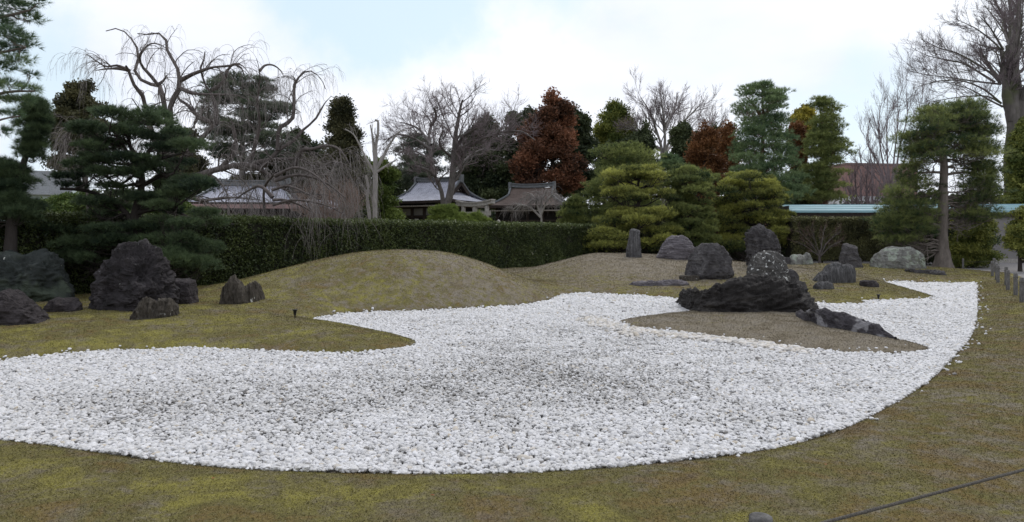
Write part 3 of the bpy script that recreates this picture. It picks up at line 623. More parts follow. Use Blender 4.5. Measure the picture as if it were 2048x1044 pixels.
def ridge_rock(name, label, st, mat, depth, amp=.08, fs=2.0, seed=0, strata=None, nx=200, na=70, planes=5, group='standing and lying stones set in the moss', cat='stone', dip=0.0, back=1.0, flat=.62):
    """stations (px, py_top, py_foot) along a lying stone; each is set where its foot meets the ground."""
    g = np.random.default_rng(seed + 5); st = np.array(st, float); px = np.linspace(st[0, 0], st[-1, 0], nx); top = np.interp(px, st[:, 0], st[:, 1]); ft = np.interp(px, st[:, 0], st[:, 2])
    top = top + 1.3 * fbm2(px * .09, px * 0 + seed, 4, seed) * np.minimum(1, (ft - top) / 20)
    kk = np.linspace(0, nx - 1, 9).astype(int); dd = np.interp(px, px[kk], [hit(px[k], ft[k]) for k in kk]); k = np.convolve(np.pad(dd, 12, 'edge'), np.ones(25) / 25, 'valid'); dd = k
    prof = np.sqrt(np.clip(1 - np.abs(np.linspace(-1, 1, nx)) ** 3.5, 0, 1)); dep = depth * (.22 + .78 * prof); dep[0] = dep[-1] = .02
    Xf = (px - 1024) / F; a = np.linspace(0, np.pi, na); zf = H + (HY - ft) / F * dd
    frac = .5 * (1 - np.cos(a)); ca = frac[None] * dep[:, None] * back; crest = .38
    dcr = dd + dep * back * crest; zt = H + (HY - top) / F * dcr; hgt = np.maximum(zt - zf, .015)
    sh = np.sin(np.pi * np.clip(np.where(frac < crest, frac / crest * .5, .5 + (frac - crest) / (1 - crest) * .5), 0, 1)) ** flat
    Y = dd[:, None] + ca; Z = zf[:, None] - .12 + (hgt[:, None] + .12) * sh[None]; Xx = (Xf * dcr)[:, None] + 0 * Y; V = np.stack([Xx, Y, Z], -1)
    c0 = V.reshape(-1, 3).mean(0); Vf = V.reshape(-1, 3); ln = np.ptp(Vf[:, 0]); hm = hgt.max()
    for _ in range(planes):
        nn = g.normal(0, 1, 3); nn[1] = -abs(nn[1]) - .5; nn[2] = abs(nn[2]) * .4; nn /= np.linalg.norm(nn); cc = Vf[g.integers(len(Vf))]; loc = np.exp(-((Vf[:, 0] - cc[0]) / (ln * .12)) ** 2); pr = (Vf - cc) @ nn; pr = pr - np.percentile(pr[loc > .4], 84); Vf = Vf - (np.maximum(pr, 0) * .8 * loc)[:, None] * nn
    V = Vf.reshape(V.shape); N = np.cross(np.gradient(V, axis=1), np.gradient(V, axis=0)); N = nrm(N); N = N * np.where((N[..., 1:2] * -1 + N[..., 2:3]).mean() > 0, 1, -1)
    q = V * np.array(strata or (1, 1, 1)) * fs; q[..., 2] += dip * V[..., 0]
    n1 = fbm(q, 5, seed * 3, .5) ; n2 = fbm(q * 3.1, 4, seed * 3 + 9, .55, True) - .6; w = np.minimum(1, np.abs(np.stack([V[..., 2] - zf[:, None]] * 1, -1)) / .06 + .4)
    V = V + N * (n1 * amp * .8 + n2 * amp * .45)[..., None] * w * np.array([.6, 1, 1]); org = np.array([c0[0], c0[1], gz(c0[0], c0[1])])
    i = np.arange(nx * na).reshape(nx, na); S = Soup(); S.add(V - org, np.stack([i[:-1, :-1], i[1:, :-1], i[1:, 1:], i[:-1, 1:]], -1).reshape(-1, 4))
    o = S.build(name, mat); o.location = org; tag(o, label, cat, group); return o

R_DARK = rockmat('rock_dark', (0.0068, 0.0068, 0.0068), (0.0258, 0.0224, 0.0245), (0.0728, 0.0666, 0.0714), .16, scale=4)
R_DARK2 = rockmat('rock_brown_dark', (0.0097, 0.0075, 0.0075), (0.0360, 0.0307, 0.0323), (0.0968, 0.0840, 0.0885), .12, scale=5)
R_GREEN = rockmat('rock_greenish', (0.0101, 0.0122, 0.0122), (0.0310, 0.0374, 0.0360), (0.0850, 0.0965, 0.0893), .15, scale=3.5, moss=.5, mossc=(.05, .065, .045))
R_BROWN = rockmat('rock_brown', (0.0198, 0.0174, 0.0130), (0.0564, 0.0484, 0.0397), (0.1265, 0.1128, 0.0930), .3, scale=6, strata=(2.2, 1, .5))
R_STREAK = rockmat('rock_streaky', (0.038, 0.034, 0.038), (0.118, 0.107, 0.118), (0.386, 0.365, 0.375), .3, scale=3.5, strata=(.7, .7, 4))
R_LICH = rockmat('rock_lichened', (0.019, 0.019, 0.019), (0.070, 0.067, 0.064), (0.161, 0.155, 0.150), .62, (.55, .56, .55), scale=5, lscale=11)
R_MID = rockmat('rock_mid_grey', (0.0195, 0.0173, 0.0188), (0.0621, 0.0585, 0.0607), (0.1474, 0.1395, 0.1395), .15, scale=4.5)
R_BIG = rockmat('rock_black_banded', (0.0073, 0.0057, 0.0057), (0.0259, 0.0235, 0.0227), (0.0826, 0.0770, 0.0713), .12, scale=3.0, strata=(.6, .8, 1.9), lscale=12)
R_WHITE = rockmat('rock_black_white_crust', (0.017, 0.015, 0.017), (0.048, 0.044, 0.050), (0.118, 0.112, 0.118), .95, (.21, .205, .215), scale=4, lscale=2.3)
R_PALE = rockmat('rock_pale_lichen', (0.064, 0.064, 0.059), (0.172, 0.172, 0.161), (0.322, 0.333, 0.300), .9, (.27, .30, .255), scale=5, lscale=3.4, moss=.3)
R_VERT = rockmat('rock_vertical_streaks', (0.0272, 0.0272, 0.0289), (0.0909, 0.0892, 0.0909), (0.2193, 0.2142, 0.2193), .2, scale=5, strata=(3.2, 2, .35))
rk = rock
rk('boulder', 'large greenish dark boulder at the left edge under the hedge', [(512, 20, 70), (517, 0, 95), (530, -30, 106), (548, -50, 104), (565, -60, 112), (585, -60, 122), (606, -60, 126)], R_GREEN, .7, seed=1, amp=.2, fs=1.6, planes=12)
rk('boulder', 'low dark boulder in front of the greenish boulder at the left edge', [(585, 14, 38), (592, -20, 44), (602, -40, 52), (618, -50, 66), (634, -50, 80), (650, -50, 90)], R_DARK2, .7, seed=2, amp=.13)
rk('stone', 'small flat dark stone between the greenish boulder and the tall purple-black rock', [(596, 112, 142), (600, 104, 152), (610, 96, 157), (624, 88, 160)], R_DARK2, .7, seed=3, amp=.1)
rk('boulder', 'tall purple-black rock with white flecks on its top below the black pine', [(487, 262, 292), (490, 240, 300), (498, 233, 306), (515, 230, 312), (530, 222, 324), (548, 208, 336), (565, 198, 340), (585, 184, 344), (600, 180, 342), (620, 186, 338)],
   R_DARK, .72, seed=4, amp=.16, fs=2.6, planes=14, nz=150, nt=230)
rk('stone', 'dark block leaning on the right foot of the tall purple-black rock', [(558, 335, 372), (562, 330, 386), (580, 326, 390), (608, 330, 392)], R_DARK2, .7, seed=5, amp=.08, sq=.6)
ridge_rock('stone', 'small grey upright stone with twin peaks left of the big mound', [(441, 600, 609), (446, 575, 609), (452, 565, 609.5), (460, 557, 609.5), (468, 551, 609.5), (475, 560, 609), (486, 571, 608.5), (494, 567, 608), (508, 564.5, 606), (518, 567, 604), (524, 578, 601), (529, 596, 599)], R_BROWN, .42, seed=7, amp=.05, fs=3.4, strata=(2.2, 1, .5), nx=200, na=90, flat=.4)
ridge_rock('stone', 'small brown grained rock with two humps before the tall purple-black rock', [(261, 638, 640), (268, 620, 641), (276, 605, 642), (286, 594, 642.5), (293, 590, 642), (302, 597, 641), (311, 606, 640), (318, 600, 638.5), (328, 594, 637.5), (338, 595, 636.5), (346, 599, 635), (352, 610, 634), (355, 630, 632)], R_BROWN, .5, seed=6, amp=.055, fs=3.2, strata=(1.6, 1, .7), nx=200, na=90, flat=.45)
rk('stone', 'slender upright grey stone standing against the clipped pine', [(457, 1263, 1277), (461, 1260, 1279), (475, 1259, 1279), (487, 1256, 1280), (500, 1253, 1281), (515, 1253, 1283)], R_VERT, .6, seed=8, amp=.12, planes=4, strata=(1.5, 1, .5), sq=.6)
rk('boulder', 'rounded grey boulder with pale slanting streaks behind the flat slab', [(472, 1345, 1362), (477, 1334, 1376), (487, 1326, 1385), (500, 1320, 1388), (519, 1312, 1386)], R_STREAK, .7, seed=9, amp=.07, planes=7)
rk('boulder', 'domed dark boulder with one white fleck standing mid lawn', [(487, 1414, 1424), (490, 1404, 1435), (497, 1395, 1446), (506, 1388, 1453), (519, 1379, 1459), (535, 1373, 1463), (548, 1374, 1466), (559, 1379, 1467)], R_MID, .7, seed=10, amp=.1, planes=12, nz=110, nt=170)
ridge_rock('slab', 'long flat grey stone lying in the dry grass', [(1258, 568, 570), (1268, 563, 573), (1290, 563.5, 573.5), (1320, 562, 572.5), (1345, 558.5, 572), (1362, 561, 572.5), (1378, 567, 570.5)], R_STREAK, .5, seed=11, amp=.05, fs=3)
rk('stone', 'small flat-topped stone at the foot of the domed dark boulder', [(551, 1362, 1396), (553, 1359, 1399), (562, 1359, 1400)], R_BROWN, .5, seed=12, amp=.06, planes=2, sq=.5)
rk('boulder', 'tall jagged black stone towering behind the clipped pine at the right', [(444, 1512, 1520), (449, 1504, 1530), (458, 1498, 1537), (470, 1494, 1545), (484, 1494, 1553), (494, 1495, 1558), (505, 1496, 1556), (524, 1496, 1556), (534, 1496, 1556)], R_MID, .55, seed=13, amp=.2, fs=3.0, planes=8, nz=120, nt=170)
rk('boulder', 'rounded dark rock standing at the right shoulder of the lichen-spotted boulder', [(538, 1572, 1584), (542, 1566, 1592), (552, 1560, 1599), (562, 1560, 1601), (574, 1562, 1599)], R_MID, .8, base=576, seed=15, amp=.08)
rk('boulder', 'dark boulder dotted with white lichen rising behind the long black rock', [(504, 1534, 1556), (508, 1518, 1564), (518, 1508, 1571), (535, 1500, 1575), (550, 1495, 1578), (564, 1493, 1580), (585, 1493, 1582)], R_LICH, .7, base=586, seed=14, amp=.1, planes=10, nz=110, nt=170)
ridge_rock('boulder', 'long low jagged black rock lying across the grassy island', [(1357, 612, 619), (1361, 598, 621), (1373, 584, 624), (1389, 581, 625), (1410, 582, 625.5), (1430, 578, 626.5), (1436, 571, 627), (1462, 569, 629), (1487, 565, 626.5), (1503, 560, 624.5), (1519, 556.5, 624), (1552, 556, 624), (1576, 565, 626), (1604, 577, 627), (1618, 590, 627), (1625, 604, 625), (1631, 619, 623)],
   R_BIG, 1.15, seed=16, amp=.14, fs=1.5, strata=(.8, 1, 2.4), nx=330, na=120, planes=9, flat=.5, dip=-.5, cat='boulder')
ridge_rock('boulder', 'low black rock with white crust sloping down to the tip of the island', [(1596, 626, 630), (1600, 624, 637), (1612, 622, 648), (1635, 619, 654), (1652, 618, 657), (1674, 622, 660), (1708, 632, 665), (1732, 641, 671), (1760, 651, 675), (1776, 664, 678), (1791, 677, 680)],
   R_WHITE, .8, seed=17, amp=.045, fs=2.0, strata=(.8, 1, 1.6), nx=260, na=100, planes=1, dip=.6, cat='boulder', flat=.42)
rk('stone', 'upright pointed grey stone before the right hedge', [(485, 1692, 1706), (490, 1687, 1712), (505, 1684, 1714), (520, 1680, 1720), (535, 1676, 1724)], R_MID, .6, seed=18, amp=.09, planes=6)
rk('boulder', 'broad pale boulder covered in grey-green lichen beside the tall pine', [(495, 1785, 1820), (499, 1766, 1832), (508, 1756, 1838), (520, 1748, 1843), (537, 1745, 1846)], R_PALE, .65, seed=19, amp=.07, planes=6)
ridge_rock('stone', 'square grey block with vertical grain on the tongue of lawn', [(1629, 559, 563), (1636, 551, 565), (1647, 546, 566), (1655, 541, 566), (1659, 528, 566), (1668, 526.5, 566), (1690, 528, 566), (1700, 532, 566), (1705, 534, 566), (1707, 550, 564)], R_VERT, .8, seed=20, amp=.06, fs=3, strata=(2.4, 1, .3), nx=180, na=90, flat=.3)
rk('stone', 'small ribbed stone in front of the square grey block', [(564, 1640, 1654), (567, 1632, 1662), (572, 1629, 1665), (579, 1628, 1667)], R_VERT, .7, seed=21, amp=.1, planes=3, strata=(2, 1, .5))
rk('stone', 'small dark loaf-shaped stone on the tongue of lawn', [(561, 1728, 1746), (563, 1722, 1753), (568, 1720, 1757), (574, 1722, 1757)], R_DARK2, .7, seed=22, amp=.08, planes=4)
ridge_rock('slab', 'low wide grey stone with a raised right corner under the right hedge', [(1580, 514, 529), (1584, 511, 529.5), (1606, 511, 529.5), (1612, 507, 529.5), (1619, 508, 529.5), (1626, 525, 529)], R_PALE, .7, seed=23, amp=.05)
rk('stone', 'small grey stone left of the low wide stone under the right hedge', [(515, 1568, 1580), (519, 1563, 1584), (529, 1562, 1584)], R_MID, .6, seed=26, amp=.08, planes=3)
ridge_rock('slab', 'flat grey stone lying at the foot of the tall right pine', [(1812, 539, 543), (1820, 537.5, 546), (1850, 540, 549), (1872, 540, 551), (1888, 543, 552), (1892, 550, 551)], R_MID, .9, seed=24, amp=.06)
rk('stone', 'small grey stone behind the domed dark boulder', [(512, 1456, 1462), (515, 1450, 1466), (521, 1448, 1468)], R_PALE, .6, seed=25, amp=.08, planes=3)

# ------------------------------------------------------------------ hedges
def hedge(name, label, a, b, h, thick, n, leafm, L=.06, z0=0.0, raise_=0.0, bulge=.10, group=None, stems=0, hf=None):
    a = np.array(a, float); b = np.array(b, float); t = nrm(b - a); nv = np.array([t[1], -t[0]]); 
    if nv[1] > 0: nv = -nv
    ln = np.linalg.norm(b - a); org = np.array([*((a + b) / 2), z0]); S = Soup()
    c = np.array([[*(p - org[:2]), 0] for p in (a + nv * (thick / 2 - .14), b + nv * (thick / 2 - .14), b - nv * thick / 2, a - nv * thick / 2)])
    lo = c + [0, 0, max(raise_ + .1, 0.02)]; hi = c + [0, 0, h - .14]; S.add(np.concatenate([lo, hi]), [[0, 1, 5, 4], [1, 2, 6, 5], [2, 3, 7, 6], [3, 0, 4, 7], [4, 5, 6, 7], [0, 3, 2, 1]], .5, 1)
    m = n; u = rng.random(m); fr = rng.random(m); area_f = h / (h + thick); onf = fr < area_f
    s = u * ln; bb = bulge * fbm2(s * .9, rng.random(m) * 0 + 1, 3, 8)
    z = np.where(onf, raise_ + (h - raise_) * rng.random(m), h + .035 * fbm2(s * 1.2, u * 0, 3, 2) + rng.normal(0, .018, m)); off = np.where(onf, thick / 2, (rng.random(m) - .5) * thick)
    off = off + np.where(onf, bulge * fbm2(s * .8, z * 1.3, 4, 6) - .03 + rng.normal(0, .03, m) - .16 * rng.random(m) ** 3, 0)
    gap = fbm2(s * 3.2, z * 3.2, 3, 12) > .62; off = np.where(onf & gap, off - .10, off)
    if raise_: z = np.where(onf, z + .12 * fbm2(s * 2, z * 0, 3, 15) * (z < raise_ + .4), z)
    pos = np.stack([a[0] + t[0] * s + nv[0] * off - org[0], a[1] + t[1] * s + nv[1] * off - org[1], z], -1)
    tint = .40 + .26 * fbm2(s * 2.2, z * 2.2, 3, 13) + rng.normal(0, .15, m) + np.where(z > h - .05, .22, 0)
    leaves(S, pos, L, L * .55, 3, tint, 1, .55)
    for k in range(stems):
        x = a + t * ln * (k + rng.uniform(.2, .8)) / stems - org[:2]; tubes(S, catmull([[x[0], x[1], -.1], [x[0] + rng.normal(0, .05), x[1] + .02, raise_ * .6], [x[0] + rng.normal(0, .1), x[1], raise_ + .3]], 5)[None], np.full((1, 5), rng.uniform(.03, .06)), 6, mat=2)
    o = S.build(name, [leafm, M_CORE, B_DARK], smooth=False); o.location = org; tag(o, label, 'hedge', group); return o
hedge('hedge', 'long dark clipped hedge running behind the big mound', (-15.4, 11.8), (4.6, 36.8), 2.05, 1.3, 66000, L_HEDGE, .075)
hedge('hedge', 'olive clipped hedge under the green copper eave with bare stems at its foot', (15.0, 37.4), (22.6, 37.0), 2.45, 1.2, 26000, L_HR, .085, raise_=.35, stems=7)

# ------------------------------------------------------------------ garden pines
def clip(*a): return a
# black pine over the left rocks
bp = [(225, 228, 36, 11), (285, 236, 38, 12), (325, 250, 28, 11), (180, 257, 38, 12), (242, 264, 32, 10), (348, 268, 28, 11), (308, 277, 30, 10), (162, 262, 26, 9), (374, 292, 30, 12), (330, 297, 30, 9), (205, 288, 32, 10),
 (175, 294, 26, 9), (286, 322, 32, 9), (248, 316, 34, 9), (198, 322, 34, 10), (150, 330, 24, 9), (322, 337, 36, 11), (258, 347, 34, 10), (188, 347, 36, 10), (132, 356, 32, 10), (362, 368, 28, 11), (402, 372, 32, 13), (355, 390, 32, 9),
 (150, 373, 30, 8), (225, 374, 26, 8), (290, 397, 34, 9), (196, 404, 32, 9), (320, 412, 28, 8), (412, 426, 30, 8), (430, 446, 26, 9), (372, 447, 32, 9), (280, 456, 38, 11), (210, 460, 40, 11), (165, 488, 50, 14), (230, 482, 42, 13),
 (318, 484, 50, 15), (385, 492, 42, 15), (345, 520, 48, 15), (398, 530, 34, 15), (140, 515, 38, 13), (110, 462, 38, 12)]
bp += auto_pads([(222, 190, 330), (250, 160, 370), (290, 150, 395), (340, 120, 385), (375, 100, 425), (420, 130, 430), (455, 110, 440), (490, 110, 435), (530, 110, 435)], 46, 30, 10, 91, .8, .4, 16.9)
tree('pine_tree', 'dark blue-green black pine with layered boughs over the left rocks', 'pine tree', 'needle', 16.9,
     [(272, 575), (268, 500), (266, 450), (272, 420), (281, 385), (284, 350), (272, 315), (258, 285), (262, 250)], [15, 11, 11, 9, 8, 6, 4.5, 3.5, 2], bp, 20000, L_BLACK, B_DARK, nl=.13, nw=.0044, nk=14, spread=.48, rb=.035,
     limbs=[(6.5, (264, 440), (238, 412), (205, 392), (165, 380, -.3), (120, 378, -.5)), (5, (283, 350), (262, 318), (243, 285), (225, 262)), (4.5, (284, 372), (315, 355), (350, 350), (395, 372)), (6, (275, 425), (330, 415), (370, 432), (405, 447)), (6, (284, 335), (300, 300), (330, 280)), (5, (284, 330), (330, 315), (372, 305))],
     depth=.75, twigs=3, base=.38, topyel=.1, up=.55)
# far left: boughs of a pine that stands outside the picture
lp = [(20, 10, 45, 11, 0), (58, 38, 30, 9, .3), (-10, 45, 40, 12, 0), (15, 70, 46, 11, -.3), (45, 88, 30, 8, .2), (0, 98, 40, 10, .2), (35, 122, 30, 8, 0), (62, 150, 15, 5, .2), (-5, 135, 36, 10, .1), (15, 168, 32, 6, .3), (60, 178, 24, 5, 0), (40, 200, 30, 6, .2),
      (-5, 200, 30, 7, 0), (20, 228, 28, 6, .1), (-5, 262, 28, 7, .1), (75, 4, 22, 6, 0), (-30, 20, 40, 16, .4), (-40, 90, 40, 18, .3), (-40, 170, 40, 18, -.2)]
tree('pine_tree', 'pine at the left edge whose needled boughs hang against the sky', 'pine tree', 'needle', 11.0, [(-120, 760), (-118, 450), (-110, 200), (-112, -100), (-118, -300)], [30, 26, 22, 18, 10], lp, 2100, L_RPINE, B_PINE, nl=.11, nw=.0024, nk=18, spread=.5, twigs=3, up=.2, rb=.024, base=.25,
     bottom=0, limbs=[(5, (-110, 60), (-60, 40), (0, 35), (60, 20)), (5, (-110, 130), (-60, 110), (0, 105), (50, 95)), (5, (-110, 230), (-50, 205), (10, 185), (70, 182)), (4, (-110, 280), (-50, 262), (0, 240), (40, 232))])
lq = auto_pads([(200, 50, 95), (215, 42, 100), (250, 38, 104), (290, 38, 100), (318, 38, 88)], 26, 22, 9, 3, .5, .4, 15) + auto_pads([(322, -20, 30), (340, -40, 62), (380, -60, 74), (410, -60, 80), (440, -60, 100)], 34, 30, 12, 4, .5, .4, 15)
tree('pine_tree', 'dense dark green pine behind the greenish boulder at the far left', 'pine tree', 'needle', 15.2, [(20, 600), (24, 450), (40, 350), (62, 280), (72, 215)], [15, 12, 9, 6, 3], lq, 8500, L_BLACK, B_DARK, nl=.14, nw=.0034, nk=16, spread=.5, base=.42, up=.35, rb=.03)
# clipped pines of the right half
PG = 'clipped garden pines behind the right mound'
back = auto_pads([(292, 1205, 1275), (302, 1185, 1300), (318, 1183, 1312), (335, 1180, 1320), (352, 1172, 1322), (380, 1166, 1325), (410, 1165, 1330), (440, 1172, 1332), (470, 1176, 1335), (490, 1182, 1330)], 92, 38, 12, 5, .8, .35, 41)
tree('pine_tree', 'broad olive-green pine with the highest rounded top of the clipped pines', 'pine tree', 'needle', 41, [(1245, 545), (1243, 430), (1238, 360), (1240, 310)], [10, 8, 6, 3], back, 17000, L_OLIVE, B_PINE, nl=.17, nw=.0105, nk=10, spread=.5, group=PG, base=.45, topyel=.15, rb=.03)
fr = [(1262, 341, 34, 8), (1300, 339, 28, 8), (1228, 351, 30, 8), (1270, 350, 44, 7), (1318, 351, 22, 7), (1225, 362, 26, 6), (1250, 383, 34, 9), (1220, 388, 24, 8), (1300, 389, 36, 9), (1330, 387, 22, 8), (1270, 394, 34, 7),
      (1248, 430, 34, 8), (1305, 424, 36, 9), (1335, 432, 22, 8), (1280, 440, 42, 9), (1208, 465, 30, 10), (1235, 476, 30, 10), (1190, 478, 24, 9), (1310, 463, 32, 9), (1330, 478, 26, 9), (1215, 492, 40, 9), (1300, 492, 36, 10), (1255, 457, 26, 7), (1185, 495, 26, 8)]
fr = [(a, b_, c_ * .9, d_ * 1.15) for a, b_, c_, d_ in fr] + auto_pads([(336, 1245, 1315), (350, 1215, 1335), (372, 1205, 1345)], 14, 20, 8, 71, .9, .4, 35) + auto_pads([(376, 1205, 1350), (398, 1200, 1352)], 8, 20, 8, 72, .9, .4, 35) + auto_pads([(420, 1200, 1350), (450, 1185, 1350), (495, 1180, 1340)], 24, 22, 9, 73, .9, .4, 35)
tree('pine_tree', 'clipped pine in yellow-green tiers with a bare dark trunk behind the slender stone', 'pine tree', 'needle', 35.2, [(1270, 540), (1266, 450), (1272, 425), (1280, 392), (1276, 370), (1284, 345)], [6, 5.2, 4.6, 4, 3, 1.5], fr, 15500, L_YEL, B_DARK, nl=.15, nw=.0095, nk=10, spread=.5, group=PG, rb=.04,
     limbs=[(4, (1276, 400), (1262, 394), (1245, 395), (1225, 396)), (4, (1279, 400), (1300, 394), (1330, 392), (1345, 396)), (3, (1270, 455), (1245, 458), (1225, 465)), (3, (1270, 458), (1295, 455), (1320, 462)), (3, (1278, 378), (1262, 366), (1240, 362)), (3, (1280, 378), (1305, 368), (1315, 358))], base=.42, topyel=.22, padtint=.14, up=.8)
p2 = [(1378, 342, 28, 8), (1350, 352, 28, 8), (1402, 354, 24, 8), (1372, 360, 36, 7), (1345, 372, 26, 8), (1408, 374, 20, 9), (1385, 382, 32, 8), (1418, 392, 14, 8), (1350, 400, 20, 8), (1405, 408, 24, 9), (1375, 420, 36, 9), (1350, 432, 28, 9), (1410, 434, 26, 9),
      (1380, 448, 38, 9), (1345, 458, 24, 9), (1412, 460, 26, 9), (1390, 474, 36, 9), (1360, 468, 30, 8), (1425, 480, 24, 9), (1400, 492, 34, 8)]
p2 = [(a, b_, c_ * .85, d_ * 1.15) for a, b_, c_, d_ in p2] + auto_pads([(338, 1358, 1400), (350, 1335, 1420), (390, 1330, 1430), (440, 1330, 1430), (490, 1340, 1440)], 40, 18, 8, 74, .9, .4, 36)
tree('pine_tree', 'clipped pine with a leaning dark trunk between the tiered pine and the rust-red conifer', 'pine tree', 'needle', 36.5, [(1360, 545), (1362, 450), (1366, 412), (1378, 385), (1372, 355)], [7, 6, 5, 4, 2], p2, 14000, L_OLIVE, B_DARK, nl=.15, nw=.0095, nk=10, spread=.42, group=PG, rb=.035,
     limbs=[(4, (1364, 412), (1372, 405), (1392, 402), (1415, 405)), (3, (1376, 388), (1392, 376), (1405, 370)), (3, (1374, 385), (1358, 372), (1345, 366))], base=.52, topyel=.2, up=.8)
p3 = [(1500, 356, 34, 8), (1470, 366, 32, 8), (1530, 368, 30, 8), (1498, 374, 40, 8), (1455, 382, 26, 8), (1550, 384, 28, 8), (1515, 390, 34, 8), (1475, 396, 32, 8), (1445, 404, 20, 8), (1565, 396, 20, 8), (1500, 412, 32, 8), (1540, 410, 30, 8), (1460, 420, 30, 9), (1550, 428, 28, 9),
      (1495, 438, 34, 8), (1450, 440, 26, 9), (1565, 444, 22, 10), (1470, 458, 34, 9), (1455, 478, 32, 10), (1470, 494, 34, 10), (1560, 465, 24, 12), (1440, 496, 28, 9), (1520, 432, 30, 8), (1430, 462, 24, 9), (1570, 488, 18, 12)]
p3 = [(a, b_, c_ * .82, d_ * 1.15) for a, b_, c_, d_ in p3] + auto_pads([(350, 1480, 1530), (362, 1450, 1560), (385, 1430, 1585), (415, 1425, 1590), (450, 1430, 1590), (495, 1420, 1585)], 56, 19, 8, 75, .9, .4, 38)
tree('pine_tree', 'broad mushroom-shaped clipped pine behind the jagged black stone', 'pine tree', 'needle', 38.5, [(1520, 540), (1516, 460), (1512, 425), (1508, 395), (1502, 370)], [8, 7, 5, 4, 2], p3, 17500, L_YEL, B_DARK, nl=.16, nw=.010, nk=10, spread=.42, group=PG, rb=.04,
     limbs=[(4, (1512, 425), (1490, 408), (1475, 395)), (4, (1512, 428), (1535, 418), (1555, 412)), (3, (1514, 450), (1485, 452), (1460, 470)), (3, (1510, 410), (1530, 395), (1548, 388))], base=.45, topyel=.22, up=.8)
pm = auto_pads([(312, 1330, 1352), (322, 1315, 1365), (340, 1312, 1372)], 10, 22, 8, 6, .8, .5, 44)
tree('pine_tree', 'small dark-hearted pine top showing between two clipped pines', 'pine tree', 'needle', 44, [(1335, 550), (1335, 400), (1338, 325)], [6, 5, 2], pm, 1900, L_RPINE, B_DARK, nl=.2, nw=.009, nk=12, spread=.45, group=PG, base=.5)
# tall pine at the right
big = auto_pads([(208, 1880, 1960), (222, 1840, 1985), (240, 1815, 1995), (262, 1800, 2000), (300, 1795, 2004), (318, 1796, 2004)], 60, 40, 11, 7, .85, .3, 31.5) + \
      auto_pads([(325, 1800, 1860), (345, 1800, 1870), (365, 1785, 1875), (385, 1765, 1885), (415, 1762, 1890)], 30, 30, 10, 8, .85, .4, 31.5) + auto_pads([(325, 1910, 2000), (350, 1915, 2005), (380, 1910, 2000), (405, 1910, 1990)], 26, 30, 10, 9, .85, .4, 31.5) + \
      auto_pads([(420, 1770, 1880), (445, 1752, 1880), (470, 1760, 1862), (485, 1770, 1840)], 24, 34, 11, 10, .5, .4, 31.5) + auto_pads([(420, 1900, 1990), (440, 1905, 1985)], 10, 30, 10, 11, .5, .4, 31.5)
big += auto_pads([(400, 1760, 1870), (440, 1748, 1872), (478, 1755, 1850), (488, 1775, 1830)], 20, 34, 10, 81, .6, .4, 31.5) + auto_pads([(212, 1845, 1980), (240, 1800, 2006), (310, 1788, 2012)], 34, 32, 9, 82, .9, .3, 31.5) + auto_pads([(330, 1915, 2015), (400, 1910, 2012), (432, 1905, 2000)], 22, 32, 9, 83, .9, .3, 31.5)
tree('pine_tree', 'tall pine with a reddish trunk and wide open crown beside the pale lichen boulder', 'pine tree', 'needle', 31.6, [(1886, 542), (1886, 480), (1885, 430), (1886, 380), (1888, 330), (1884, 290), (1895, 240)], [19, 11.5, 9.5, 8.5, 7.5, 5.5, 3], big, 18000, L_OLIVE, B_PINE, nl=.20, nw=.0058, nk=13, spread=.55, rb=.032,
     limbs=[(4, (1884, 300), (1865, 285), (1845, 268)), (4, (1888, 310), (1915, 290), (1945, 275)), (3, (1885, 345), (1855, 345), (1820, 352)), (3, (1888, 350), (1925, 345), (1965, 352)), (4, (1885, 385), (1850, 392), (1810, 398)), (5, (1885, 455), (1868, 450), (1850, 440), (1820, 445))], base=.32, padtint=.16, topyel=.12, up=.45, twigs=3)

